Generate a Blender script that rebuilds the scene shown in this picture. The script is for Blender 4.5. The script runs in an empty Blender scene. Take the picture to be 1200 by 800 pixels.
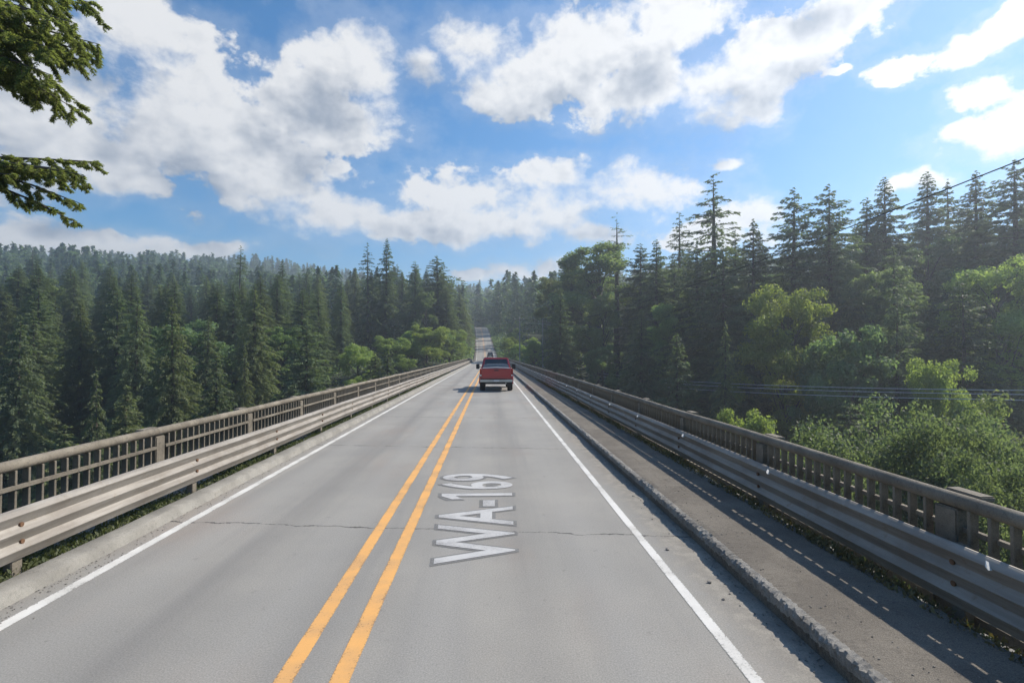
import bpy, bmesh, math, random
import numpy as np
from mathutils import Vector, Matrix
R = math.radians
random.seed(7)
rng = np.random.default_rng(11)
scene = bpy.context.scene
col = scene.collection

# ------------------------------------------------------------------ camera, world, sun, exposure
FPX, CAMH = 620.0, 2.2
YAW = math.atan(25 / FPX)
PITCH = math.atan(14 / FPX * math.cos(YAW))
cam_d = bpy.data.cameras.new("camera")
cam_d.sensor_width = 36.0
cam_d.lens = 36.0 * FPX / 1200.0
cam_d.clip_start = 0.05
cam_d.clip_end = 8000
cam = bpy.data.objects.new("camera", cam_d)
col.objects.link(cam)
cam.location = (0, 0, CAMH)
cam.rotation_euler = (math.pi / 2 + PITCH, 0, -YAW)
scene.camera = cam

SUN_EL, SUN_AZ = R(42.5), R(64)          # azimuth from the road's heading (+Y) towards the right (+X)
SUN_DIR = Vector((math.sin(SUN_AZ) * math.cos(SUN_EL), math.cos(SUN_AZ) * math.cos(SUN_EL), math.sin(SUN_EL)))
sun_d = bpy.data.lights.new("sun", 'SUN')
sun_d.energy = 5.0
sun_d.angle = R(0.53)
sun_d.color = (1.0, 0.925, 0.81)
sun = bpy.data.objects.new("sun", sun_d)
col.objects.link(sun)
sun.rotation_euler = SUN_DIR.to_track_quat('Z', 'Y').to_euler()
sun.location = (0, 0, 60)
scene.view_settings.view_transform = 'Standard'
scene.view_settings.look = 'None'
scene.view_settings.gamma = 1.0
scene.view_settings.exposure = 0.34
SKY_STRENGTH = 0.085
HAZE_DENSITY = 0.00078
scene.cycles.volume_bounces = 1
scene.cycles.transparent_max_bounces = 12
scene.cycles.max_bounces = 6
scene.cycles.diffuse_bounces = 3

# camera basis (only used to turn measured directions into real places in the world)
_fw = np.array([math.sin(YAW) * math.cos(PITCH), math.cos(YAW) * math.cos(PITCH), math.sin(PITCH)])
_rt = np.array([math.cos(YAW), -math.sin(YAW), 0.0])
_up = np.cross(_rt, _fw)
def ray(px, py):
    return _fw * FPX + _rt * (px - 600) + _up * (400 - py)
def at(px, py, Y):
    d = ray(px, py)
    return np.array([0, 0, CAMH]) + d * (Y / d[1])
def on_ground(px, py, H=0.0):
    d = ray(px, py)
    return np.array([0, 0, CAMH]) + d * ((H - CAMH) / d[2])

# ------------------------------------------------------------------ node helpers
class NT:
    def __init__(self, tree):
        self.t = tree
        tree.nodes.clear()
    def n(self, typ, ins=None, **kw):
        nd = self.t.nodes.new(typ)
        for k, v in kw.items():
            setattr(nd, k, v)
        if ins:
            for k, v in ins.items():
                sock = nd.inputs[k]
                if isinstance(v, bpy.types.NodeSocket):
                    self.t.links.new(v, sock)
                else:
                    sock.default_value = v
        return nd
    def m(self, op, a, b=0.0, c=0.0, clamp=False):
        return self.n('ShaderNodeMath', {0: a, 1: b, 2: c}, operation=op, use_clamp=clamp).outputs[0]
    def v(self, op, a, b=(0, 0, 0)):
        nd = self.n('ShaderNodeVectorMath', {0: a, 1: b}, operation=op)
        return nd.outputs['Value'] if op in ('LENGTH', 'DOT_PRODUCT', 'DISTANCE') else nd.outputs[0]
    def noise(self, vec, scale, detail=4.0, rough=0.55, dist=0.0, dims='3D'):
        return self.n('ShaderNodeTexNoise', {'Vector': vec, 'Scale': scale, 'Detail': detail, 'Roughness': rough, 'Distortion': dist}, noise_dimensions=dims).outputs[0]
    def step(self, x, lo, hi):
        return self.n('ShaderNodeMapRange', {0: x, 1: lo, 2: hi, 3: 0.0, 4: 1.0}, interpolation_type='SMOOTHSTEP').outputs[0]
    def lin(self, x, lo, hi, a, b):
        return self.n('ShaderNodeMapRange', {0: x, 1: lo, 2: hi, 3: a, 4: b}).outputs[0]
    def mix(self, f, a, b, mode='MIX'):
        nd = self.t.nodes.new('ShaderNodeMix')
        nd.data_type = 'RGBA'; nd.blend_type = mode
        for i, v in ((0, f), (6, a), (7, b)):
            if isinstance(v, bpy.types.NodeSocket):
                self.t.links.new(v, nd.inputs[i])
            else:
                nd.inputs[i].default_value = (*v, 1) if isinstance(v, tuple) and len(v) == 3 else v
        return nd.outputs[2]

def material(name):
    m = bpy.data.materials.new(name)
    m.use_nodes = True
    return m, NT(m.node_tree)

# ------------------------------------------------------------------ world: sky and cumulus at infinity
def build_world():
    w = bpy.data.worlds.new("World")
    scene.world = w
    w.use_nodes = True
    g = NT(w.node_tree)
    sky = g.n('ShaderNodeTexSky', sky_type='NISHITA', sun_disc=False, sun_elevation=SUN_EL, sun_rotation=SUN_AZ,
              altitude=100.0, air_density=1.0, dust_density=0.08, ozone_density=3.0)
    skyc = g.n('ShaderNodeHueSaturation', {'Hue': 0.496, 'Saturation': 1.52, 'Value': 1.28, 'Color': sky.outputs[0]})
    d = g.n('ShaderNodeTexCoord').outputs['Generated']
    sep = g.n('ShaderNodeSeparateXYZ', {0: d})
    X, Y, Z = sep.outputs
    az = g.m('ARCTAN2', X, Y)
    el = g.m('ARCSINE', Z)
    p = g.n('ShaderNodeCombineXYZ', {0: az, 1: el, 2: 0.0}).outputs[0]
    # domain warp for ragged outlines
    wn = g.n('ShaderNodeTexNoise', {'Vector': p, 'Scale': 7.0, 'Detail': 4.0, 'Roughness': 0.55}, noise_dimensions='2D').outputs['Color']
    pw = g.v('ADD', p, g.v('MULTIPLY', g.v('SUBTRACT', wn, (0.5, 0.5, 0.5)), (0.085, 0.06, 0.0)))
    B = [(55,135,150,88),(185,130,110,92),(290,168,95,68),(425,85,62,74),(350,120,60,45),(392,145,80,42),(330,218,92,42),(385,252,70,34),(165,35,72,62),(60,50,90,70),(140,215,70,24),(440,262,40,22),
         (540,222,68,34),(520,265,72,27),(640,206,50,20),(650,246,88,36),(765,222,74,40),(700,272,55,20),(600,262,66,26),(880,254,42,22),(838,278,60,20),(450,272,40,16),
         (545,52,50,34),(640,78,84,50),(580,108,50,22),(690,52,70,46),(760,108,80,40),(858,95,88,50),(930,48,85,46),(985,16,62,34),(800,22,66,40),(872,128,50,24),(845,190,24,7),(505,82,38,28),
         (1065,72,52,15),(1140,54,58,22),(1198,22,34,24),(1150,110,42,18),(1165,155,70,30),(1205,130,52,46),(1068,220,34,11),(985,88,22,6),
         (40,278,62,25),(112,287,66,20),(180,292,66,16),(250,290,38,10),(598,316,32,11),(640,311,24,11),(560,322,30,8),(-60,110,90,130),(-90,265,90,40),
         (1290,150,90,60),(1340,40,120,40),(600,-90,220,50),(1000,-70,130,40),(200,-110,150,50)]
    CEL = []
    for (x, y, rx, ry) in B:
        r0 = ray(x, y); r0 = r0 / np.linalg.norm(r0)
        a0, e0 = math.atan2(r0[0], r0[1]), math.asin(r0[2])
        r1 = ray(x + 1, y); r1 /= np.linalg.norm(r1); r2 = ray(x, y - 1); r2 /= np.linalg.norm(r2)
        da = abs(math.atan2(r1[0], r1[1]) - a0); de = abs(math.asin(r2[2]) - e0)
        CEL.append((a0, e0, 1 / (rx * da * 1.15), 1 / (ry * de * 1.15), rx * ry > 1300))
    gen = g.noise(g.v('MULTIPLY', p, (1.0, 1.6, 0.0)), 2.3, 2.0, 0.5, 0.0, '2D')
    away = g.step(g.m('ABSOLUTE', az), 1.0, 1.4)
    genc = g.m('ADD', g.m('MULTIPLY', g.m('SUBTRACT', gen, 0.66), 5.0), g.m('MULTIPLY', g.m('SUBTRACT', away, 1.0), 6.0))
    sc0 = g.n('ShaderNodeCombineXYZ', {0: az, 1: g.m('MULTIPLY', el, 1.35), 2: 3.7}).outputs[0]
    def field(off, det, small=True, base=None):
        best = None
        po = g.v('ADD', pw, (off[0], off[1], 0.0))
        for (a0, e0, ka, ke, big) in CEL if base is None else ():
            if not (big or small): continue
            q = g.n('ShaderNodeVectorMath', {0: po, 1: (ka, ke, 0.0), 2: (-a0 * ka, -e0 * ke, 0.0)}, operation='MULTIPLY_ADD').outputs[0]
            q = g.v('LENGTH', q)
            best = q if best is None else g.m('SMOOTH_MIN', best, q, 0.22)
        if base is None:
            base = g.m('MAXIMUM', g.m('MULTIPLY', g.m('SUBTRACT', 1.0, best), 1.5), genc)
        sc = g.v('ADD', sc0, (off[0], off[1] * 1.35, 0.0))
        f1 = g.noise(sc, 8.0, det, 0.66, 0.15)
        wob = g.n('ShaderNodeTexNoise', {'Vector': sc, 'Scale': 26.0, 'Detail': 3.0}).outputs['Color']
        vc = g.v('ADD', sc, g.v('MULTIPLY', g.v('SUBTRACT', wob, (.5, .5, .5)), (0.06, 0.06, 0.0)))
        vor = g.n('ShaderNodeTexVoronoi', {'Vector': vc, 'Scale': 17.0, 'Smoothness': 0.5, 'Randomness': 1.0}, feature='SMOOTH_F1', voronoi_dimensions='2D').outputs['Distance']
        vor2 = g.n('ShaderNodeTexVoronoi', {'Vector': vc, 'Scale': 44.0, 'Smoothness': 0.5, 'Randomness': 1.0}, feature='SMOOTH_F1', voronoi_dimensions='2D').outputs['Distance']
        den = g.m('ADD', base, g.m('MULTIPLY', g.m('SUBTRACT', f1, 0.5), 3.1))
        den = g.m('ADD', den, g.m('MULTIPLY', g.m('SUBTRACT', 0.42, vor), 0.60))
        return g.m('ADD', den, g.m('MULTIPLY', g.m('SUBTRACT', 0.40, vor2), 0.30)), base
    den, base0 = field((0, 0), 9.0)
    d_sun, _ = field((0.060, 0.075), 3.0, False)        # the same cloud a step towards the sun: what shades this spot
    d_sun2, _ = field((0.010, 0.012), 6.0, True, base0)
    soft = g.lin(g.noise(sc0, 3.2, 3.0, 0.5), 0.40, 0.62, 0.34, 1.3)
    cover = g.n('ShaderNodeMapRange', {0: den, 1: -0.08, 2: soft, 3: 0.0, 4: 1.0}, interpolation_type='SMOOTHSTEP').outputs[0]
    cover = g.m('MAXIMUM', cover, g.m('MULTIPLY', g.step(den, -0.8, 0.15), 0.16))
    shade = g.m('MULTIPLY', g.step(d_sun, 0.05, 1.7), 0.78)
    local = g.m('MULTIPLY', g.m('SUBTRACT', d_sun2, den), 0.30)
    lit = g.m('SUBTRACT', 1.0, g.m('ADD', shade, local))
    thin = g.m('MULTIPLY', g.m('SUBTRACT', 1.0, g.step(den, 0.0, 0.5)), 0.12)
    lit = g.m('MINIMUM', g.m('MAXIMUM', g.m('SUBTRACT', lit, thin), 0.12), 1.0)
    ccol = g.mix(lit, (0.27, 0.33, 0.42), (0.97, 0.965, 0.95))
    ccol = g.v('SCALE', ccol)
    ccol.node.inputs['Scale'].default_value = 0.74 / SKY_STRENGTH
    # only above the horizon
    cover = g.m('MULTIPLY', cover, g.step(el, -0.01, 0.05))
    out = g.mix(cover, skyc.outputs[0], ccol)
    bg = g.n('ShaderNodeBackground', {0: out, 1: SKY_STRENGTH})
    o = g.n('ShaderNodeOutputWorld', {0: bg.outputs[0]})
    w.cycles.sampling_method = 'MANUAL'
    w.cycles.sample_map_resolution = 256
build_world()

# ------------------------------------------------------------------ object helpers
def obj(name, mesh, mat=None, parent=None, loc=None):
    o = bpy.data.objects.new(name, mesh)
    col.objects.link(o)
    if mat is not None:
        for mm in (mat if isinstance(mat, (list, tuple)) else [mat]):
            mesh.materials.append(mm)
    if parent is not None:
        o.parent = parent
    if loc is not None:
        o.location = loc
    return o
def tag(o, label=None, cat=None, group=None, kind=None):
    if label: o['label'] = label
    if cat: o['category'] = cat
    if group: o['group'] = group
    if kind: o['kind'] = kind
    return o
def empty(name, loc=(0, 0, 0), rz=0.0):
    o = bpy.data.objects.new(name, None)
    o.empty_display_size = 0.3
    col.objects.link(o)
    o.location = loc
    o.rotation_euler = (0, 0, rz)
    return o
def children(o):
    return [c for c in bpy.data.objects if c.parent == o]
KIDS = {}
def copy_tree(o, kids):
    c = o.copy(); col.objects.link(c)
    for k in kids:
        d = k.copy(); col.objects.link(d); d.parent = c
    return c

class MB:
    def __init__(self):
        self.v, self.f = [], []
    def box(self, x0, x1, y0, y1, z0, z1):
        b = len(self.v)
        self.v += [(x, y, z) for z in (z0, z1) for y in (y0, y1) for x in (x0, x1)]
        self.f += [tuple(b + i for i in q) for q in ((0, 2, 3, 1), (4, 5, 7, 6), (0, 1, 5, 4), (2, 6, 7, 3), (0, 4, 6, 2), (1, 3, 7, 5))]
        return self
    def extrude_y(self, prof, y0, y1, closed=True, caps=True, ys=None):
        ys = ys or [y0, y1]
        n = len(prof); b = len(self.v)
        for y in ys:
            self.v += [(p[0], y, p[1]) for p in prof]
        for k in range(len(ys) - 1):
            for i in range(n if closed else n - 1):
                j = (i + 1) % n
                self.f.append((b + k * n + i, b + k * n + j, b + (k + 1) * n + j, b + (k + 1) * n + i))
        if closed and caps:
            self.f.append(tuple(b + i for i in range(n))[::-1])
            self.f.append(tuple(b + (len(ys) - 1) * n + i for i in range(n)))
        return self
    def extrude_x(self, prof, x0, x1):
        n = len(prof); b = len(self.v)
        for x in (x0, x1):
            self.v += [(x, p[0], p[1]) for p in prof]
        for i in range(n):
            j = (i + 1) % n
            self.f.append((b + i, b + j, b + n + j, b + n + i))
        self.f.append(tuple(b + i for i in range(n))[::-1])
        self.f.append(tuple(b + n + i for i in range(n)))
        return self
    def tube(self, pts, radii, sides=8, cap=True):
        pts = [Vector(p) for p in pts]
        if not hasattr(radii, '__len__'): radii = [radii] * len(pts)
        b = len(self.v)
        for i, p in enumerate(pts):
            t = (pts[min(i + 1, len(pts) - 1)] - pts[max(i - 1, 0)]).normalized()
            a = Vector((0, 0, 1)) if abs(t.z) < 0.9 else Vector((1, 0, 0))
            s = t.cross(a).normalized(); u = s.cross(t)
            for k in range(sides):
                an = 2 * math.pi * k / sides
                self.v.append(tuple(p + (s * math.cos(an) + u * math.sin(an)) * radii[i]))
        for i in range(len(pts) - 1):
            for k in range(sides):
                j = (k + 1) % sides
                self.f.append((b + i * sides + k, b + i * sides + j, b + (i + 1) * sides + j, b + (i + 1) * sides + k))
        if cap:
            self.f.append(tuple(b + k for k in range(sides))[::-1])
            self.f.append(tuple(b + (len(pts) - 1) * sides + k for k in range(sides)))
        return self
    def cyl_x(self, x0, x1, y, z, r, sides=24):
        return self.tube([(x0, y, z), (x1, y, z)], r, sides)
    def quad(self, a, b_, c, d):
        b = len(self.v); self.v += [tuple(a), tuple(b_), tuple(c), tuple(d)]; self.f.append((b, b + 1, b + 2, b + 3)); return self
    def mesh(self, name, bevel=0.0, smooth=False, segs=2):
        me = bpy.data.meshes.new(name)
        me.from_pydata(self.v, [], self.f)
        bm = bmesh.new(); bm.from_mesh(me)
        bmesh.ops.recalc_face_normals(bm, faces=bm.faces)
        if bevel:
            es = [e for e in bm.edges if len(e.link_faces) == 2 and e.calc_face_angle(0) > 0.35]
            bmesh.ops.bevel(bm, geom=es, offset=bevel, segments=segs, affect='EDGES', clamp_overlap=True)
        if smooth:
            for f in bm.faces: f.smooth = True
            for e in bm.edges:
                if len(e.link_faces) == 2 and e.calc_face_angle(0) > 0.7: e.smooth = False
        bm.to_mesh(me); bm.free()
        return me

def np_mesh(name, verts, k, tint=None):
    """every k consecutive vertices make one face"""
    me = bpy.data.meshes.new(name)
    nv = len(verts); nf = nv // k
    me.vertices.add(nv); me.loops.add(nv); me.polygons.add(nf)
    me.vertices.foreach_set('co', np.ascontiguousarray(verts, dtype=np.float32).ravel())
    me.loops.foreach_set('vertex_index', np.arange(nv, dtype=np.int32))
    me.polygons.foreach_set('loop_start', np.arange(0, nv, k, dtype=np.int32))
    me.update(calc_edges=True)
    if tint is not None:
        a = me.attributes.new('tint', 'FLOAT', 'POINT')
        a.data.foreach_set('value', np.repeat(tint, k).astype(np.float32))
    return me
def unit(a):
    return a / np.maximum(np.linalg.norm(a, axis=1, keepdims=True), 1e-6)
def slivers(c, d, nrm, L, W, tri=False):
    d = unit(d); s = unit(np.cross(d, nrm))
    L = L[:, None]; W = W[:, None]
    if tri:
        v = np.stack([c - d * L * .5 + s * W * .5, c - d * L * .5 - s * W * .5, c + d * L * .5], 1)
        return v.reshape(-1, 3), 3
    v = np.stack([c - d * L * .5, c + s * W * .5 - d * L * .08, c + d * L * .5, c - s * W * .5 - d * L * .08], 1)
    return v.reshape(-1, 3), 4

# ------------------------------------------------------------------ materials
def foliage(name, dark, light, transl, rough=0.55, hue_rand=0.12, tcol=None):
    m, g = material(name)
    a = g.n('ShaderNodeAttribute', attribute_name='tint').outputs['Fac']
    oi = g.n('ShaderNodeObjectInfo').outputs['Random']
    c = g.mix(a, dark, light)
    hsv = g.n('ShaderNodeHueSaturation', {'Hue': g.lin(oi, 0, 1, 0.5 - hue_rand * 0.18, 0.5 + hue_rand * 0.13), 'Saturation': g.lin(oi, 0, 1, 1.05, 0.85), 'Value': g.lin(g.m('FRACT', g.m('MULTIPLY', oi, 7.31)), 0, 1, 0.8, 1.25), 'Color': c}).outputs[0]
    b = g.n('ShaderNodeBsdfPrincipled', {'Base Color': hsv, 'Roughness': rough, 'Specular IOR Level': 0.25})
    t = g.n('ShaderNodeBsdfTranslucent', {0: g.mix(1.0, hsv, tcol or (1.15, 1.28, 0.66), 'MULTIPLY')})
    mx = g.n('ShaderNodeMixShader', {0: transl, 1: b.outputs[0], 2: t.outputs[0]})
    g.n('ShaderNodeOutputMaterial', {0: mx.outputs[0]})
    return m
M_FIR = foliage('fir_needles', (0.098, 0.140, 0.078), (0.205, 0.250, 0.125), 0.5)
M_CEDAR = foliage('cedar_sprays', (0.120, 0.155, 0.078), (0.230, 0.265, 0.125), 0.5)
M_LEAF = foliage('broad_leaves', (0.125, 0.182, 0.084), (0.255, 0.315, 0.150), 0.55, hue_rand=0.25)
M_FAR = foliage('far_needles', (0.066, 0.108, 0.048), (0.165, 0.225, 0.090), 0.42)
M_LEAFY = foliage('roadside_leaves', (0.165, 0.235, 0.075), (0.360, 0.425, 0.140), 0.6, hue_rand=0.15)
M_PALE = foliage('pale_leaves', (0.135, 0.178, 0.098), (0.280, 0.325, 0.175), 0.55, hue_rand=0.15)
M_NEAR = foliage('near_needles', (0.145, 0.180, 0.075), (0.320, 0.355, 0.150), 0.6)
M_WEED = foliage('weed_leaves', (0.045, 0.065, 0.025), (0.13, 0.145, 0.06), 0.3)
M_DRY = foliage('dry_weed', (0.10, 0.08, 0.035), (0.30, 0.24, 0.10), 0.25)

def bark():
    m, g = material('bark')
    p = g.n('ShaderNodeTexCoord').outputs['Object']
    n1 = g.noise(g.v('MULTIPLY', p, (1, 1, 0.25)), 9.0, 6.0, 0.65)
    c = g.mix(g.step(n1, 0.3, 0.7), (0.045, 0.036, 0.028), (0.17, 0.14, 0.11))
    bp = g.n('ShaderNodeBump', {'Strength': 0.6, 'Distance': 0.04, 'Height': n1})
    b = g.n('ShaderNodeBsdfPrincipled', {'Base Color': c, 'Roughness': 0.9, 'Normal': bp.outputs[0]})
    g.n('ShaderNodeOutputMaterial', {0: b.outputs[0]})
    return m
M_BARK = bark()

def concrete(name, c1, c2, c3, scale=1.0, bump=0.35, speck=0.5):
    m, g = material(name)
    p = g.n('ShaderNodeTexCoord').outputs['Object']
    n1 = g.noise(p, 1.3 * scale, 6.0, 0.6)
    n2 = g.noise(p, 14 * scale, 5.0, 0.65)
    n3 = g.noise(p, 95 * scale, 2.0, 0.6)
    c = g.mix(g.step(n1, 0.35, 0.65), c1, c2)
    c = g.mix(g.m('MULTIPLY', g.step(n2, 0.52, 0.72), 0.55), c, c3)
    c = g.mix(speck, c, g.mix(g.step(n3, 0.35, 0.65), (0.45, 0.45, 0.45), (1.0, 1.0, 1.0)), 'MULTIPLY')
    h = g.m('ADD', g.m('MULTIPLY', n2, 0.6), g.m('MULTIPLY', n3, 0.5))
    bp = g.n('ShaderNodeBump', {'Strength': bump, 'Distance': 0.012, 'Height': h})
    b = g.n('ShaderNodeBsdfPrincipled', {'Base Color': c, 'Roughness': 0.88, 'Normal': bp.outputs[0]})
    g.n('ShaderNodeOutputMaterial', {0: b.outputs[0]})
    return m
M_RAIL = concrete('rail_concrete', (0.185, 0.158, 0.122), (0.30, 0.262, 0.205), (0.075, 0.066, 0.054), 1.6, 0.8, 0.45)
M_KERB = concrete('kerb_concrete', (0.25, 0.235, 0.205), (0.34, 0.32, 0.28), (0.15, 0.14, 0.12), 1.6, 0.6, 0.45)
M_WALK = concrete('walk_concrete', (0.150, 0.129, 0.104), (0.215, 0.188, 0.152), (0.078, 0.066, 0.053), 1.2, 1.0, 0.85)
M_BROKEN = concrete('broken_concrete', (0.27, 0.25, 0.22), (0.40, 0.375, 0.335), (0.15, 0.135, 0.115), 3.0, 1.0, 0.8)
M_DECK = concrete('deck_concrete', (0.22, 0.21, 0.19), (0.30, 0.29, 0.26), (0.12, 0.115, 0.10), 0.5, 0.4, 0.3)
M_STONE = concrete('loose_stone', (0.24, 0.22, 0.19), (0.34, 0.31, 0.28), (0.16, 0.145, 0.13), 12, 0.8, 0.5)

def road_mat():
    m, g = material('road_surface')
    p = g.n('ShaderNodeTexCoord').outputs['Object']
    s = g.n('ShaderNodeSeparateXYZ', {0: p}); X, Y = s.outputs[0], s.outputs[1]
    long = g.noise(g.v('MULTIPLY', p, (1.0, 0.035, 1.0)), 1.7, 4.0, 0.6)
    patch = g.noise(p, 0.35, 5.0, 0.6)
    mid = g.noise(p, 5.5, 6.0, 0.7)
    fine = g.noise(p, 75.0, 5.0, 0.8)
    c = g.mix(g.step(patch, 0.35, 0.68), (0.276, 0.264, 0.242), (0.340, 0.320, 0.286))
    c = g.mix(g.m('MULTIPLY', g.step(long, 0.45, 0.68), 0.55), c, (0.234, 0.227, 0.214))
    brown = g.noise(g.v('MULTIPLY', p, (1.0, 0.4, 1.0)), 0.6, 4.0, 0.6)
    c = g.mix(g.m('MULTIPLY', g.step(brown, 0.50, 0.72), 0.6), c, (0.300, 0.252, 0.214))
    # polished wheel tracks and the darker oil strip between them
    def band(x0, w):
        return g.m('SUBTRACT', 1.0, g.step(g.m('ABSOLUTE', g.m('SUBTRACT', X, x0)), 0.0, w))
    tr = g.m('MAXIMUM', g.m('MAXIMUM', band(-0.42, .42), band(1.12, .42)), g.m('MAXIMUM', band(-3.35, .42), band(-1.9, .42)))
    oil = g.m('MAXIMUM', band(0.36, .38), band(-2.62, .38))
    c = g.mix(g.m('MULTIPLY', tr, g.lin(long, .3, .7, .1, .7)), c, (0.336, 0.322, 0.298))
    c = g.mix(g.m('MULTIPLY', oil, g.lin(long, .3, .7, .15, .65)), c, (0.210, 0.200, 0.186))
    # grimy shoulders outside the edge lines
    off = g.m('ABSOLUTE', g.m('ADD', X, 1.09))
    dirt = g.m('MULTIPLY', g.step(g.m('ADD', off, g.m('MULTIPLY', g.m('SUBTRACT', mid, 0.5), 0.5)), 2.9, 3.25), 0.65)
    c = g.mix(dirt, c, g.mix(g.step(mid, 0.4, 0.65), (0.20, 0.178, 0.148), (0.32, 0.290, 0.240)))
    c = g.mix(0.55, c, g.mix(g.step(fine, 0.30, 0.70), (0.50, 0.50, 0.50), (1.34, 1.34, 1.34)), 'MULTIPLY')
    # dark stains and pits
    pit = g.noise(p, 9.0, 4.0, 0.7)
    c = g.mix(g.m('MULTIPLY', g.step(pit, 0.62, 0.74), 0.6), c, (0.15, 0.142, 0.135))
    # transverse deck joints
    wob = g.noise(p, 2.2, 5.0, 0.7)
    yy = g.m('ADD', g.m('ADD', Y, g.m('MULTIPLY', X, 0.13)), g.m('MULTIPLY', g.m('SUBTRACT', wob, 0.5), 0.30))
    ph = g.m('ABSOLUTE', g.m('SUBTRACT', g.m('FLOORED_MODULO', g.m('ADD', g.m('SUBTRACT', yy, 6.62), 2.9), 5.8), 2.9))
    wid = g.lin(g.noise(p, 3.1, 3.0, 0.6), 0.35, 0.65, 0.002, 0.026)
    crack = g.m('SUBTRACT', 1.0, g.step(g.m('DIVIDE', ph, wid), 0.5, 1.2))
    c = g.mix(g.m('MULTIPLY', crack, 0.85), c, (0.045, 0.042, 0.04))
    bp = g.n('ShaderNodeBump', {'Strength': 0.55, 'Distance': 0.004, 'Height': g.m('ADD', fine, g.m('MULTIPLY', crack, -2.0))})
    b = g.n('ShaderNodeBsdfPrincipled', {'Base Color': c, 'Roughness': 0.82, 'Specular IOR Level': 0.35, 'Normal': bp.outputs[0]})
    g.n('ShaderNodeOutputMaterial', {0: b.outputs[0]})
    return m
M_ROAD = road_mat()

def paint(name, colr, dark, wear_lo=0.60, wear_hi=0.72, edge=0.35):
    m, g = material(name)
    p = g.n('ShaderNodeTexCoord').outputs['Object']
    e = g.n('ShaderNodeAttribute', attribute_name='across').outputs['Fac']     # 0 middle .. 1 edge
    n1 = g.noise(p, 60.0, 5.0, 0.75); n2 = g.noise(p, 2.0, 4.0, 0.6); n3 = g.noise(p, 120.0, 2.0, 0.7)
    c = g.mix(g.step(n2, 0.35, 0.7), colr, dark)
    c = g.mix(0.4, c, g.mix(n3, (0.72, 0.72, 0.72), (1.2, 1.2, 1.2)), 'MULTIPLY')
    worn = g.m('ADD', n1, g.m('ADD', g.m('MULTIPLY', g.m('POWER', e, 4.0), edge), g.m('MULTIPLY', g.m('SUBTRACT', n2, 0.5), 0.45)))
    a = g.m('MULTIPLY', g.step(worn, wear_lo, wear_hi), 0.9)
    b = g.n('ShaderNodeBsdfPrincipled', {'Base Color': c, 'Roughness': 0.7, 'Specular IOR Level': 0.3})
    t = g.n('ShaderNodeBsdfTransparent')
    g.n('ShaderNodeOutputMaterial', {0: g.n('ShaderNodeMixShader', {0: a, 1: b.outputs[0], 2: t.outputs[0]}).outputs[0]})
    return m
M_YEL = paint('yellow_paint', (0.76, 0.40, 0.130), (0.60, 0.345, 0.15), 0.58, 0.80, 0.18)
M_WHT = paint('white_paint', (0.70, 0.68, 0.64), (0.56, 0.54, 0.50), 0.57, 0.80, 0.18)
M_LET = paint('overlay_white', (0.53, 0.52, 0.505), (0.43, 0.42, 0.41), 0.50, 0.85, 0.0)
M_LETD = paint('lettering_outline', (0.20, 0.196, 0.188), (0.225, 0.22, 0.21), 0.44, 0.80, 0.0)

def simple(name, c, rough=0.5, metal=0.0, var=0.15, scale=8.0, spec=0.5, coat=0.0):
    m, g = material(name)
    p = g.n('ShaderNodeTexCoord').outputs['Object']
    n1 = g.noise(p, scale, 5.0, 0.65)
    k = g.lin(n1, 0.3, 0.7, 1 - var, 1 + var)
    cc = g.v('SCALE', c); cc.node.inputs['Scale'].default_value = 1.0
    g.t.links.new(k, cc.node.inputs['Scale'])
    b = g.n('ShaderNodeBsdfPrincipled', {'Base Color': cc, 'Roughness': rough, 'Metallic': metal, 'Specular IOR Level': spec, 'Coat Weight': coat, 'Coat Roughness': 0.1})
    g.n('ShaderNodeOutputMaterial', {0: b.outputs[0]})
    return m
def galv():
    m, g = material('weathered_galvanised')
    p = g.n('ShaderNodeTexCoord').outputs['Object']
    st = g.noise(g.v('MULTIPLY', p, (6, 0.5, 6)), 2.0, 5.0, 0.65)
    sp = g.noise(p, 60.0, 3.0, 0.6)
    ru = g.noise(p, 7.0, 6.0, 0.72)
    c = g.mix(g.step(st, 0.35, 0.68), (0.24, 0.216, 0.188), (0.345, 0.318, 0.282))
    c = g.mix(0.3, c, g.mix(sp, (0.7, 0.7, 0.7), (1.15, 1.15, 1.15)), 'MULTIPLY')
    c = g.mix(g.m('MULTIPLY', g.step(ru, 0.57, 0.72), 0.6), c, (0.19, 0.14, 0.095))
    gr = g.noise(p, 1.1, 6.0, 0.7)
    c = g.mix(g.m('MULTIPLY', g.step(gr, 0.45, 0.68), 0.55), c, (0.185, 0.160, 0.132))
    b = g.n('ShaderNodeBsdfPrincipled', {'Base Color': c, 'Roughness': g.lin(sp, 0, 1, 0.5, 0.7), 'Metallic': 0.2})
    g.n('ShaderNodeOutputMaterial', {0: b.outputs[0]})
    return m
M_GALV = galv()
M_POLE = simple('weathered_pole', (0.34, 0.31, 0.27), 0.9, 0, 0.25, 6)
M_POSTWOOD = simple('pole_wood', (0.17, 0.135, 0.10), 0.9, 0, 0.3, 6)
M_RUST = simple('rusty_steel', (0.16, 0.085, 0.045), 0.85, 0.1, 0.4, 30)
M_CABLE = simple('cable_black', (0.03, 0.03, 0.032), 0.6)
M_CABLE_L = simple('cable_grey', (0.55, 0.56, 0.60), 0.55)
M_SUNSPOT = simple('sun_spot_white', (0.75, 0.74, 0.70), 0.4)  # pale colour standing in for sunlight on the guardrail
M_RED = simple('red_paint', (0.46, 0.018, 0.024), 0.32, 0.0, 0.06, 3, 0.5, 0.6)
M_CHROME = simple('chrome', (0.42, 0.43, 0.45), 0.3, 0.9, 0.05)
M_BLACK = simple('black_plastic', (0.018, 0.018, 0.02), 0.5)
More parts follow.
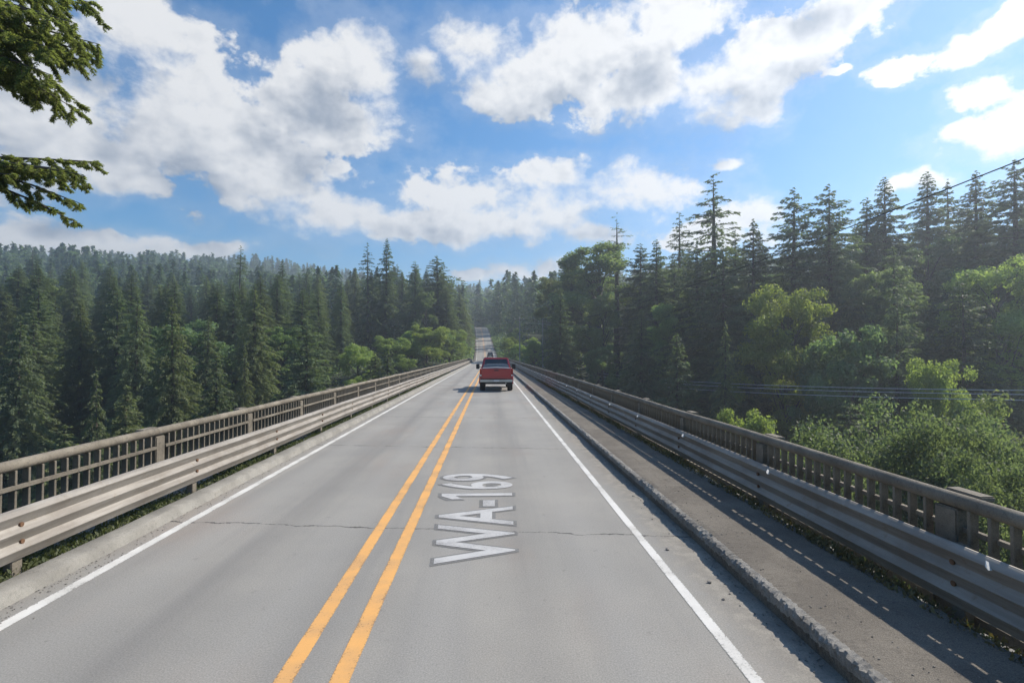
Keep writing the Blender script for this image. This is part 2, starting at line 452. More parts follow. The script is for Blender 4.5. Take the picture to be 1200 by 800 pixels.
M_TYRE = simple('tyre_rubber', (0.022, 0.022, 0.023), 0.85)
M_TAIL = simple('tail_lamp', (0.42, 0.012, 0.012), 0.18)
M_WLAMP = simple('clear_lamp', (0.7, 0.7, 0.68), 0.2)
M_PLATE = simple('plate_white', (0.62, 0.64, 0.66), 0.4)
M_GREY = simple('tonneau_grey', (0.22, 0.235, 0.26), 0.55)
M_DARKCAR = simple('dark_car_paint', (0.018, 0.020, 0.026), 0.3, 0, 0.05, 3, 0.5, 0.5)
M_RIM = simple('rim_alloy', (0.45, 0.45, 0.46), 0.35, 0.7)
def glass():
    m, g = material('car_glass')
    b = g.n('ShaderNodeBsdfPrincipled', {'Base Color': (0.02, 0.025, 0.03, 1), 'Roughness': 0.06, 'Specular IOR Level': 0.8})
    g.n('ShaderNodeOutputMaterial', {0: b.outputs[0]})
    return m
M_GLASS = glass()
def ground_mat():
    m, g = material('forest_floor')
    p = g.n('ShaderNodeTexCoord').outputs['Object']
    n1 = g.noise(p, 0.15, 8.0, 0.7); n2 = g.noise(p, 2.0, 6.0, 0.7)
    c = g.mix(g.step(n1, 0.35, 0.65), (0.022, 0.035, 0.014), (0.045, 0.062, 0.022))
    c = g.mix(g.m('MULTIPLY', g.step(n2, 0.5, 0.7), 0.5), c, (0.06, 0.045, 0.028))
    b = g.n('ShaderNodeBsdfPrincipled', {'Base Color': c, 'Roughness': 0.95, 'Normal': g.n('ShaderNodeBump', {'Strength': 0.8, 'Distance': 0.5, 'Height': n2}).outputs[0]})
    g.n('ShaderNodeOutputMaterial', {0: b.outputs[0]})
    return m
M_GROUND = ground_mat()
def water_mat():
    m, g = material('river_water')
    p = g.n('ShaderNodeTexCoord').outputs['Object']
    n = g.noise(p, 0.9, 5.0, 0.6)
    b = g.n('ShaderNodeBsdfPrincipled', {'Base Color': (0.03, 0.06, 0.05, 1), 'Roughness': 0.08, 'Normal': g.n('ShaderNodeBump', {'Strength': 0.4, 'Distance': 0.1, 'Height': n}).outputs[0]})
    g.n('ShaderNodeOutputMaterial', {0: b.outputs[0]})
    return m
M_WATER = water_mat()

# ------------------------------------------------------------------ terrain
def sstep(x, a, b):
    t = np.clip((np.asarray(x, float) - a) / (b - a), 0, 1)
    return t * t * (3 - 2 * t)
BR0, BR1 = -14.0, 142.0        # the bridge's two ends
def zroad(y):
    y = np.asarray(y, float)
    z = np.where(y > 165, 0.0, 0.0)
    z = z + np.interp(y, [140, 155, 170, 200, 230, 260, 300, 330, 420, 470, 560, 900, 2500], [0, 0.3, 1.0, 3.4, 7.4, 11.8, 16.8, 18.6, 22.0, 27.0, 36.0, 58.0, 60.0])
    return z
def xroad(y):
    y = np.asarray(y, float)
    return np.interp(y, [-300, 145, 200, 260, 300, 340, 460, 560, 700], [-1.08, -1.08, -2.2, -4.0, -5.6, -9, -40, -80, -150])
def gorge(x, y):
    yc = 65 - 0.35 * np.minimum(np.abs(x), 220)
    d = np.clip(1 - np.abs(y - yc) / 76.0, 0, 1)
    return 37.0 * (d * d * (3 - 2 * d))
def terrain(x, y):
    x = np.asarray(x, float); y = np.asarray(y, float)
    z = zroad(y) * 1.0
    z = z + 35 * sstep(-x, 60, 330) * sstep(y, 180, 480)
    z = z + 30 * sstep(x, 30, 300) * sstep(y, 120, 400)
    z = z + 22 * sstep(y, 480, 750)
    u = 2.0 * np.sin(x * 0.043 + 1.0) * np.cos(y * 0.037) + 1.2 * np.sin(x * 0.11 + y * 0.07)
    off = sstep(np.abs(x - xroad(y)), 7, 25)
    z = z + u * off - 0.35 - 0.4 * off
    return z - gorge(x, y)
def build_terrain():
    def axis(lo, hi, n):
        t = np.linspace(-1, 1, n)
        s = np.sign(t) * np.abs(t) ** 2.0
        return np.where(s < 0, -s * lo, s * hi)
    xs = axis(-2200, 2200, 180)
    ys = np.concatenate([np.linspace(-400, -30, 14), np.linspace(-26, 260, 100), np.linspace(268, 900, 70), np.linspace(930, 3200, 20)])
    XX, YY = np.meshgrid(xs, ys)
    ZZ = terrain(XX, YY)
    v = np.stack([XX, YY, ZZ], -1).reshape(-1, 3)
    nx, ny = len(xs), len(ys)
    f = [(j * nx + i, j * nx + i + 1, (j + 1) * nx + i + 1, (j + 1) * nx + i) for j in range(ny - 1) for i in range(nx - 1)]
    me = bpy.data.meshes.new('terrain'); me.from_pydata(v.tolist(), [], f)
    for p in me.polygons: p.use_smooth = True
    tag(obj('terrain', me, M_GROUND), kind='structure')
    mb = MB(); n = 40
    for i in range(n):
        x0, x1 = -200 + 400 * i / n, -200 + 400 * (i + 1) / n
        yc0, yc1 = 65 - .35 * abs(x0), 65 - .35 * abs(x1)
        mb.quad((x0, yc0 - 9, -36.2), (x1, yc1 - 9, -36.2), (x1, yc1 + 9, -36.2), (x0, yc0 + 9, -36.2))
    tag(obj('river_water', mb.mesh('river_water'), M_WATER), kind='structure')
build_terrain()

# ------------------------------------------------------------------ road, markings
RX0, RX1 = -4.22, 2.37          # kerb to kerb
def ribbon(name, mat, xa, xb, ylist, zoff, kind='structure', attr=False, sub=None):
    """strip between x offsets xa..xb measured from the straight bridge axis, following the road's bends"""
    nx = 2 if not attr else 5
    ts = np.linspace(0, 1, nx)
    v = []; ac = []
    for y in ylist:
        dx = float(xroad(y)) + 1.08
        for t in ts:
            v.append((xa + (xb - xa) * t + dx, y, float(zroad(y)) + zoff)); ac.append(abs(2 * t - 1))
    f = [(j * nx + i, j * nx + i + 1, (j + 1) * nx + i + 1, (j + 1) * nx + i) for j in range(len(ylist) - 1) for i in range(nx - 1)]
    me = bpy.data.meshes.new(name); me.from_pydata(v, [], f)
    if attr:
        a = me.attributes.new('across', 'FLOAT', 'POINT'); a.data.foreach_set('value', np.array(ac, dtype=np.float32))
    return tag(obj(name, me, mat), kind=kind)
YL = list(np.concatenate([[-250, -100, -40], np.arange(-14, 150, 2.0), np.arange(150, 520, 5.0)]))
ribbon('road', M_ROAD, RX0 - 0.02, RX1 + 0.05, YL, 0.0)
ribbon('edge_line', M_WHT, 1.735, 1.835, YL, 0.004, attr=True)
ribbon('edge_line', M_WHT, -4.00, -3.88, YL, 0.004, attr=True)
ribbon('centre_line', M_YEL, -1.455, -1.325, YL, 0.004, attr=True)
ribbon('centre_line', M_YEL, -1.08, -0.945, YL, 0.004, attr=True)
ribbon('road_shoulder', M_WALK, RX0 - 0.5, RX0 - 0.02, [y for y in YL if y >= 142], -0.03)
ribbon('road_shoulder', M_WALK, RX1 + 0.05, RX1 + 0.4, [y for y in YL if y >= 142], -0.03)

def lettering():  # route name of a map overlay, laid flat on the lane
    cu = bpy.data.curves.new('txt', 'FONT'); cu.body = 'WA-169'; cu.size = 1.0; cu.space_character = 1.0
    def baked(offset):
        cu.offset = offset
        to = bpy.data.objects.new('txt', cu); col.objects.link(to)
        dg = bpy.context.evaluated_depsgraph_get()
        me = bpy.data.meshes.new_from_object(to.evaluated_get(dg))
        bpy.data.objects.remove(to)
        return me
    ref = baked(0.0)
    co = np.array([v.co[:] for v in ref.vertices])
    x0, x1 = co[:, 0].min(), co[:, 0].max(); y0, y1 = co[:, 1].min(), co[:, 1].max()
    # letters run away from the viewer along the lane, their tops towards the centre line
    near_b, near_t = (0.255, 5.62), (-0.59, 5.62)
    far_b, far_t = (0.37, 9.72), (-0.84, 9.72)
    def add_flag(me, gr):
        bm = bmesh.new(); bm.from_mesh(me); bm.verts.ensure_lookup_table()
        seen = set(); isl = []
        for v in bm.verts:
            if v in seen: continue
            st = [v]; cur = []
            seen.add(v)
            while st:
                q = st.pop(); cur.append(q)
                for e in q.link_edges:
                    o_ = e.other_vert(q)
                    if o_ not in seen: seen.add(o_); st.append(o_)
            isl.append(cur)
        isl = [i for i in isl if len(i) > 2]
        isl.sort(key=lambda i: sum(v.co.x for v in i) / len(i))
        one = min(isl, key=lambda i: max(v.co.x for v in i) - min(v.co.x for v in i) + (9 if max(v.co.y for v in i) - min(v.co.y for v in i) < .5 else 0))
        xs = min(v.co.x for v in one); yt = max(v.co.y for v in one)
        pts = [(xs, yt - gr * .1), (xs, yt - .13 - gr * 1.6), (xs - .15 - gr * .3, yt - .215 - gr * 1.2), (xs - .15 - gr * .3, yt - .11 + gr * .6)]
        bm.faces.new([bm.verts.new((a_, b_, 0)) for a_, b_ in pts][::1])
        bm.to_mesh(me); bm.free()
    def put(me, zz):
        for v in me.vertices:
            t = (v.co.x - x0) / (x1 - x0); s = (v.co.y - y0) / (y1 - y0)
            xb = near_b[0] + (far_b[0] - near_b[0]) * t; xt = near_t[0] + (far_t[0] - near_t[0]) * t
            v.co = (xb + (xt - xb) * s, near_b[1] + (far_b[1] - near_b[1]) * t, zz)
    out = baked(0.046); add_flag(out, 0.046); ref = baked(0.012); add_flag(ref, 0.006); put(out, 0.004); put(ref, 0.008)
    o = tag(obj('overlay_lettering', ref, M_LET), 'white map overlay route lettering laid on the grey lane', None, None, 'structure')
    o2 = obj('lettering_outline', out, M_LETD, o)
    return o
lettering()

# ------------------------------------------------------------------ bridge
PITCH_Y = 3.05
RPOST = [4.3 + PITCH_Y * k for k in range(-6, 45)]
LPOST = [8.4 + PITCH_Y * k for k in range(-7, 44)]
def bridge():
    b = tag(empty('road_bridge', (0, 64, 0)), 'long concrete road bridge with raised walk and kerbs over the wooded gorge', 'bridge')
    def P(name, mb, mat, **k):
        o = obj(name, mb.mesh(name, **k), mat, b); o.location = (0, -64, 0); return o
    P('deck_slab', MB().box(-5.5, 4.2, BR0, BR1, -0.5, -0.02), M_DECK)
    for x in (-4.4, -1.9, 0.6, 3.1):
        P('girder', MB().box(x - .25, x + .25, BR0, BR1, -2.2, -0.503), M_DECK)
    for y in (22, 64, 106):
        zb = float(min(terrain(-4, y), terrain(3, y))) - 2
        m = MB(); m.box(-5.0, -3.6, y - .8, y + .8, zb, -3.2); m.box(2.3, 3.7, y - .8, y + .8, zb, -3.2); m.box(-5.6, 4.3, y - 1, y + 1, -3.203, -2.203)
        P('pier', m, M_DECK, bevel=0.05)
    # left kerb: low worn concrete strip
    n = 400; ys = np.linspace(BR0, BR1, n)
    prof = [(-4.20, 0.0), (-4.215, 0.02), (-4.245, 0.085), (-4.28, 0.108), (-4.455, 0.112), (-4.475, 0.10), (-4.49, -0.015)]
    mb = MB(); b0 = 0
    for y in ys:
        for i, p in enumerate(prof):
            w = 0.02 * math.sin(y * 3.1) * math.sin(y * 0.73 + 2) if i in (2, 3) else 0
            jit = random.uniform(-.008, .008) if 0 < i < 5 else 0
            mb.v.append((p[0] + w + jit, y, p[1] + jit))
    L = len(prof)
    for j in range(n - 1):
        for i in range(L - 1):
            mb.f.append((j * L + i, j * L + i + 1, (j + 1) * L + i + 1, (j + 1) * L + i))
    P('kerb', mb, M_KERB, smooth=True)
    # right kerb: broken edge with the stones showing, finer near the camera
    ys = np.concatenate([np.arange(BR0, 2.0, 0.3), np.arange(2.0, 12, 0.022), np.arange(12, 40, 0.09), np.arange(40, BR1, 0.8)])
    started = False
    prof = [(2.40, -0.01), (2.395, 0.04), (2.385, 0.09), (2.38, 0.14), (2.385, 0.168), (2.41, 0.180), (2.46, 0.184), (2.53, 0.185), (2.60, 0.185)]
    mb = MB(); L = len(prof)
    rr = np.random.default_rng(3)
    def fb(y, s):
        return math.sin(y * 2.3 + s) * .5 + math.sin(y * 6.1 + s * 2.2) * .3 + math.sin(y * 14.7 + s * 3.1) * .25 + math.sin(y * 0.9 + s) * .6
    for y in ys:
        chip = max(0.0, fb(y, 1.3)) ** 1.3 * 0.040
        bite = 0.75 * bite + 0.25 * chip if started else chip
        started = True
        for i, p in enumerate(prof):
            k = (0, .4, .7, 1, 1, 1, .4, .1, 0)[i]
            kz = (0, .5, 1, 1, 1, 1, .5, .25, 0)[i]
            mb.v.append((p[0] + k * (bite * min(i, 4) / 4.0 + rr.normal(0, .0075)), y, p[1] + kz * (rr.normal(0, .006) - bite * 0.5 * (3 <= i <= 6))))
    for j in range(len(ys) - 1):
        for i in range(L - 1):
            mb.f.append((j * L + i, j * L + i + 1, (j + 1) * L + i + 1, (j + 1) * L + i))
    kme = P('kerb', mb, M_WALK); kme.data.materials.append(M_BROKEN)
    for f in kme.data.polygons:
        if f.index % (L - 1) in (2, 3, 4, 5): f.material_index = 1
    kme['label'] = 'crumbling kerb edge with stones showing along the right walk'
    return b
BRIDGE = bridge()
def walk():
    ys = np.concatenate([np.arange(BR0, 2.0, 0.5), np.arange(2.0, 14, 0.08), np.arange(14, 40, 0.3), np.arange(40, BR1 + .1, 1.5)])
    xs = [2.60, 2.75, 2.9, 3.05, 3.2, 3.35, 3.46, 3.53, 3.56]
    rr = np.random.default_rng(5)
    mb = MB(); L = len(xs)
    for y in ys:
        for i, x in enumerate(xs):
            z = 0.185 + rr.uniform(-.003, .003) * (0 < i)
            xx = x
            if i >= 6: xx += rr.uniform(-.02, .02); z += rr.uniform(-.012, .004)
            if i == 8: z = 0.0
            if i == 0: z = 0.185
            mb.v.append((xx, y, z))
    for j in range(len(ys) - 1):
        for i in range(L - 1):
            mb.f.append((j * L + i, j * L + i + 1, (j + 1) * L + i + 1, (j + 1) * L + i))
    tag(obj('pavement', mb.mesh('pavement'), M_WALK), kind='structure')
walk()

# ------------------------------------------------------------------ concrete railings
def railing(side, posts, label):
    """side +1: right, -1: left; the face towards the road is at |x| smaller"""
    xc = 3.83 if side > 0 else -5.12
    root = tag(empty('bridge_railing', (xc, posts[0], 0)), label, 'railing')
    y0, y1 = posts[0] - 0.2, posts[-1] + 0.2
    def P(name, mb, mat=M_RAIL, parent=root, **k):
        o = obj(name, mb.mesh(name, **k), mat, parent)
        if parent is root: o.location = (0, -posts[0], 0)
        return o
    s = side
    # handrail with rounded top, slightly uneven
    prof = []
    for k in range(20):
        a = 2 * math.pi * k / 20
        ca, sa = math.cos(a), math.sin(a)
        prof.append((0.056 * ca, 1.0 + 0.060 * sa))
    ys = []
    y = y0
    while y < y1: ys.append(y); y += 0.6 if y < 40 else 2.0
    ys.append(y1)
    m = MB(); n = len(prof)
    for yy in ys:
        w = 0.004 * math.sin(yy * 1.7) ; z = 0.005 * math.sin(yy * 0.9 + 1)
        m.v += [(p[0] + w, yy, p[1] + z) for p in prof]
    for j in range(len(ys) - 1):
        for i in range(n):
            q = (i + 1) % n
            m.f.append((j * n + i, j * n + q, (j + 1) * n + q, (j + 1) * n + i))
    m.f.append(tuple(range(n))); m.f.append(tuple((len(ys) - 1) * n + i for i in range(n)))
    P('handrail', m, smooth=True)
    # thin middle bar and bottom rail, between the posts
    m = MB(); m2 = MB()
    for a, c in zip(posts[:-1], posts[1:]):
        m.box(0.012, 0.055, a + 0.11, c - 0.11, 0.745, 0.785)
        m2.box(-0.05, 0.05, a + 0.12, c - 0.12, 0.06, 0.15)
    P('middle_bar', m); P('bottom_rail', m2)
    # posts
    pm = MB(); pm.box(-0.10, 0.10, -0.11, 0.11, -0.02, 0.93)
    pme = pm.mesh('post', bevel=0.012)
    cm = MB(); cm.box(-0.10, 0.10, -0.16, 0.16, 1.02, 1.075)
    sh = s * 0.11
    cap = MB(); cap.box(min(sh, sh + s * .13), max(sh, sh + s * .13), -0.17, 0.17, 1.0, 1.045); cap.box(min(sh * .9, sh + s * .10), max(sh * .9, sh + s * .10), -0.11, 0.11, 0.933, 1.0)
    cme = cap.mesh('cap', bevel=0.01)
    pme.materials.append(M_RAIL); cme.materials.append(M_RAIL)
    for i, y in enumerate(posts):
        o = bpy.data.objects.new('post', pme); col.objects.link(o); o.parent = root
        o.location = (s * 0.06, y - posts[0], 0)
        c = bpy.data.objects.new('cap', cme); col.objects.link(c); c.parent = o
        c.location = (-s * 0.06, 0, 0)
    # balusters: the hundred nearest as parts, the rest as one mass
    bm_ = MB(); bm_.box(-0.035, 0.035, -0.016, 0.016, 0.152, 0.945)
    bme = bm_.mesh('baluster', bevel=0.004, segs=1); bme.materials.append(M_RAIL)
    ylist = []
    for a, c in zip(posts[:-1], posts[1:]):
        nb = 16
        for k in range(nb):
            ylist.append(a + 0.13 + (c - a - 0.26) * (k + 0.5) / nb)
    vis = [y for y in ylist if y > (3.3 if s > 0 else 4.6)][:100]
    vs = set(vis)
    for y in vis:
        o = bpy.data.objects.new('baluster', bme); col.objects.link(o); o.parent = root
        o.location = (0, y - posts[0], 0); o.rotation_euler = (random.uniform(-.006, .006), 0, random.uniform(-.03, .03))
    m = MB()
    for y in ylist:
        if y not in vs: m.box(-0.035, 0.035, y - 0.016, y + 0.016, 0.152, 0.945)
    P('balusters', m)['kind'] = 'stuff'
    return root
railing(1, RPOST, 'weathered concrete baluster railing beyond the walk on the right side of the bridge')
railing(-1, LPOST, 'sunlit concrete baluster railing along the left side of the bridge')

# ------------------------------------------------------------------ thrie beam guardrails
def guardrail(side, posts, label):
    xf = 3.675 if side > 0 else -4.54        # back plane of the beam
    root = tag(empty('guardrail', (xf, posts[0], 0)), label, 'guardrail')
    d = -side                                # towards the road
    g0 = 0.225
    hump = [(0.010, 0.0), (0.014, 0.012), (0.034, 0.050), (0.054, 0.086), (0.061, 0.095), (0.062, 0.103), (0.055, 0.112), (0.036, 0.134), (0.018, 0.154)]
    prof = []
    for k in range(3):
        for (a, z) in hump:
            prof.append((d * a, g0 + k * 0.165 + z))
    prof.append((d * 0.0, g0 + 0.488))
    back = [(p[0] - d * 0.004, p[1] + (0.004 if p is not prof[-1] else 0)) for p in prof][::-1]
    def beam(y0, y1, off):
        m = MB(); pr = [(p[0] + d * off, p[1]) for p in prof]
        n = max(2, int((y1 - y0) / 0.8) + 1)
        ys = np.linspace(y0, y1, n)
        b = 0
        full = pr + [(p[0] + d * off, p[1]) for p in back]
        N = len(full)
        for y in ys:
            w = 0.006 * math.sin(y * 0.8 + side); z = 0.006 * math.sin(y * 0.55 + 2 * side)
            m.v += [(p[0] + w, y, p[1] + z) for p in full]
        for j in range(n - 1):
            for i in range(N):
                q = (i + 1) % N
                m.f.append((j * N + i, j * N + q, (j + 1) * N + q, (j + 1) * N + i))
        return m
    # beams lapped every fourth post
    step = PITCH_Y * 2
    y = posts[0] - 0.8; k = 0
    while y < posts[-1] + 0.4:
        ye = min(y + step, posts[-1] + 0.5)
        o = obj('beam', beam(y - 0.06, ye + 0.1, 0.006 if k % 2 else 0.0).mesh('beam', smooth=True), M_GALV, root); o.location = (0, -posts[0], 0)
        y = ye + 1e-3 if ye < posts[-1] + 0.5 else 1e9; k += 1
    pm = MB(); pm.box(-0.04, 0.04, -0.06, 0.06, -0.02, 0.69)
    pme = pm.mesh('post', bevel=0.006); pme.materials.append(M_RAIL)
    rm = MB(); rm.v += [(-.05, 0, 0), (.05, 0, 0), (.05, 0, .001), (-.05, 0, .001)]
    rm = MB().extrude_y([(-0.035, 0.0), (0.035, 0.0), (0.035, 0.03), (0.0, 0.075), (-0.035, 0.03)], -0.004, 0.004)  # pale wedges put in for spots of sunlight on the beam's top edge
    rme = rm.mesh('sun_spot'); rme.materials.append(M_SUNSPOT)
    bo = MB()
    bo.cyl_x(d * 0.006, d * 0.036, 0, 0, 0.022, 10)
    bme = bo.mesh('bolt'); bme.materials.append(M_RUST)
    for i, y in enumerate(posts):
        o = bpy.data.objects.new('post', pme); col.objects.link(o); o.parent = root
        o.location = (-d * 0.046, y - posts[0] + 0.02, 0)
        for zz in (0.392, 0.557):
            b = bpy.data.objects.new('bolt', bme); col.objects.link(b); b.parent = o; b.location = (d * 0.048, random.uniform(-.01, .01), zz)
        if side > 0 and i > 3:
            r = bpy.data.objects.new('sun_spot', rme); col.objects.link(r); r.parent = root
            r.location = (d * 0.062, y - posts[0] - 0.35, 0.640); r.rotation_euler = (R(-50), 0, 0)
    return root
guardrail(1, [y - 0.25 for y in RPOST], 'shaded ribbed steel guardrail between the right walk and its concrete railing')
guardrail(-1, [y - 0.05 for y in LPOST], 'sunlit ribbed steel guardrail in front of the left concrete railing')

# ------------------------------------------------------------------ vehicles
def pickup(name, label, cat, loc, paint_m, bedcover=True):
    root = tag(empty(name, loc), label, cat)
    def P(n, mb, mat, parent=root, bevel=0.0, **k):
        return obj(n, mb.mesh(n, bevel=bevel, **k), mat, parent)
    # y = 0 at the rear bumper, vehicle points to +Y
    W = 0.96
    # bed with open box: sides, floor
    m = MB()
    m.extrude_y([(-W, 0.72), (-W, 1.26), (-W + .03, 1.33), (-W + .10, 1.33), (-W + .10, 0.72)], 0.14, 2.05)
    m.extrude_y([(W, 0.72), (W, 1.26), (W - .03, 1.33), (W - .10, 1.33), (W - .10, 0.72)], 0.14, 2.05)
    m.box(-W + .103, W - .103, 0.17, 2.02, 0.72, 0.80)
    P('bed', m, paint_m, bevel=0.02)
    # wheel arches
    # cab: lofted lower part and greenhouse
    m = MB()
    m.extrude_x([(2.10, 0.55), (2.10, 1.22), (2.14, 1.28), (4.0, 1.26), (4.05, 1.20), (4.05, 0.55)], -W + .01, W - .01)
    cab = P('cab', m, paint_m, bevel=0.03)
    def green(y0b, y1b, y0t, y1t, zb, zt, wb, wt):
        mm = MB()
        mm.v = [(-wb, y0b, zb), (wb, y0b, zb), (wb, y1b, zb), (-wb, y1b, zb), (-wt, y0t, zt), (wt, y0t, zt), (wt, y1t, zt), (-wt, y1t, zt)]
        mm.f = [(0, 3, 2, 1), (4, 5, 6, 7), (0, 1, 5, 4), (1, 2, 6, 5), (2, 3, 7, 6), (3, 0, 4, 7)]
        return mm
    P('roof', green(2.14, 3.98, 2.32, 3.38, 1.262, 1.93, W - .05, W - .20), paint_m, cab, bevel=0.05, segs=3)
    # rear window, side windows, windscreen slightly proud
    def lerp(a, b, t): return a + (b - a) * t
    def pane(name, face, t0, t1, s0, s1):
        mm = MB(); mm.quad(*face(t0, t1, s0, s1)); return mm
    def rear(t0, t1, s0, s1):
        pts = []
        for (s, t) in ((s0, t0), (s1, t0), (s1, t1), (s0, t1)):
            w = lerp(W - .05, W - .20, t); pts.append((w * s, lerp(2.14, 2.32, t) - 0.006, lerp(1.262, 1.93, t)))
        return pts
    rw = MB(); q = rear(0.10, 0.86, -.84, .84); rw.quad(*q)
    P('rear_window', rw, M_GLASS, cab)
    for sx in (-1, 1):
        def sidef(ya, yb, t0, t1):
            pts = []
            for (yy, t) in ((ya, t0), (yb, t0), (yb, t1), (ya, t1)):
                w = lerp(W - .05, W - .20, t) + 0.005
                y_ = lerp(2.14, 2.32, t) + (lerp(3.98, 3.38, t) - lerp(2.14, 2.32, t)) * yy
                pts.append((sx * w, y_, lerp(1.262, 1.93, t)))
            return pts
        sm = MB(); sm.quad(*sidef(.07, .42, .1, .85)); sm.quad(*sidef(.47, .93, .1, .85))
        P('side_window', sm, M_GLASS, cab)
    ws = MB(); pts = []
    for (s, t) in ((-.92, .06), (.92, .06), (.92, .92), (-.92, .92)):
        pts.append((lerp(W - .05, W - .20, t) * s, lerp(3.98, 3.38, t) + .006, lerp(1.262, 1.93, t)))
    ws.quad(*pts); P('windscreen', ws, M_GLASS, cab)
    m = MB(); m.extrude_x([(4.06, 0.55), (4.06, 1.22), (5.0, 1.16), (5.28, 1.08), (5.32, 0.55)], -W + .01, W - .01)
    P('hood', m, paint_m, bevel=0.05, segs=3)
    m = MB(); m.box(-W + .02, W - .02, 5.325, 5.44, 0.5, 0.72); P('front_bumper', m, M_CHROME, bevel=0.03)
    # fender flares
    for sx in (-1, 1):
        for yy in (1.12, 4.55):
            m = MB()
            for k in range(8):
                a0, a1 = math.pi * k / 8, math.pi * (k + 1) / 8
                r0, r1 = 0.43, 0.51
                x0, x1 = sx * (W - .02), sx * (W + .045)
                p = lambda a, r: (yy + r * math.cos(a), 0.42 + r * math.sin(a))
                A, B_, C_, D = p(a0, r0), p(a0, r1), p(a1, r1), p(a1, r0)
                b = len(m.v)
                m.v += [(x0, *A), (x0, *B_), (x0, *C_), (x0, *D), (x1, *A), (x1, *B_), (x1, *C_), (x1, *D)]
                m.f += [tuple(b + i for i in qd) for qd in ((0, 1, 2, 3), (4, 7, 6, 5), (0, 4, 5, 1), (1, 5, 6, 2), (2, 6, 7, 3), (3, 7, 4, 0))]
            P('wheel_arch', m, paint_m)
    m = MB(); m.box(-.70, .70, 0.25, 5.2, 0.42, 0.70); P('chassis', m, M_BLACK)
    # tailgate
    m = MB(); m.box(-W + .12, W - .12, 0.075, 0.137, 0.74, 1.315)
    tg = P('tailgate', m, paint_m, bevel=0.015)
    m = MB(); m.box(-.55, .55, 0.068, 0.073, 0.86, 1.18); P('panel_recess', m, paint_m, tg, bevel=0.002, segs=1)
    m = MB(); m.box(-.13, .13, 0.055, 0.067, 1.19, 1.25); P('handle', m, M_BLACK, tg)
    for sx in (-1, 1):
        m = MB(); m.box(min(sx * (W - .115), sx * (W - .003)), max(sx * (W - .115), sx * (W - .003)), 0.085, 0.139, 0.86, 1.26)
        tl = P('tail_light', m, M_TAIL, bevel=0.012)
        m = MB(); m.box(min(sx * (W - .105), sx * (W - .02)), max(sx * (W - .105), sx * (W - .02)), 0.078, 0.083, 0.90, 0.98); P('reversing_lamp', m, M_WLAMP, tl)
    m = MB(); m.box(-W + .03, W - .03, -0.06, 0.068, 0.56, 0.70); m.box(-.42, .42, -0.085, -0.063, 0.60, 0.70)
    bp = P('rear_bumper', m, M_CHROME, bevel=0.02)
    m = MB(); m.box(-.16, .16, -0.094, -0.087, 0.60, 0.69); P('number_plate', m, M_PLATE, bp)
    m = MB(); m.box(-.05, .05, -0.12, 0.2, 0.44, 0.52); P('tow_hitch', m, M_BLACK)
    m = MB(); m.tube([(.55, -0.02, .47), (.55, .6, .47)], 0.035, 10); P('exhaust_pipe', m, M_CHROME)
    if bedcover:
        m = MB(); m.extrude_y([(-.83, 1.30), (.83, 1.30), (.80, 1.345), (0, 1.385), (-.80, 1.345)], 0.17, 1.6); P('bed_cover', m, M_GREY, bevel=0.01)
        # bulky grey load against the cab under the cover
        m = MB(); m.extrude_y([(-.78, 1.30), (.78, 1.30), (.74, 1.52), (.40, 1.58), (-.5, 1.56), (-.76, 1.50)], 1.62, 2.04); P('tool_box', m, M_GREY, bevel=0.03)
    for sx in (-1, 1):
        for yy in (1.12, 4.55):
            m = MB(); x0, x1 = sx * .66, sx * .965
            rings = [(x0, .30), (x0, .385), (x0 + sx * .04, .42), (x1 - sx * .04, .42), (x1, .385), (x1, .28)]
            n = 28; b = 0
            for (xx, r) in rings:
                for k in range(n):
                    a = 2 * math.pi * k / n; m.v.append((xx, yy + r * math.cos(a), .42 + r * math.sin(a)))
            for i in range(len(rings) - 1):
                for k in range(n):
                    j = (k + 1) % n; m.f.append((i * n + k, i * n + j, (i + 1) * n + j, (i + 1) * n + k))
            wl = P('wheel', m, M_TYRE, smooth=True)
            m = MB(); m.cyl_x(sx * .70, sx * .93, yy, .42, .285, 24); m.cyl_x(sx * .93, sx * .95, yy, .42, .09, 12); P('rim', m, M_RIM, wl)
        # tow mirrors on arms
        m = MB(); m.box(min(sx * .86, sx * 1.09), max(sx * .86, sx * 1.09), 3.62, 3.66, 1.31, 1.35)
        m.box(min(sx * 1.04, sx * 1.26), max(sx * 1.04, sx * 1.26), 3.58, 3.70, 1.20, 1.52)
        P('mirror', m, M_BLACK, bevel=0.02)
    return root
pickup('pickup_truck', 'red pickup truck seen from behind in the right lane with its tow mirrors out', 'pickup truck', (0.33, 30.4, 0.004), M_RED)

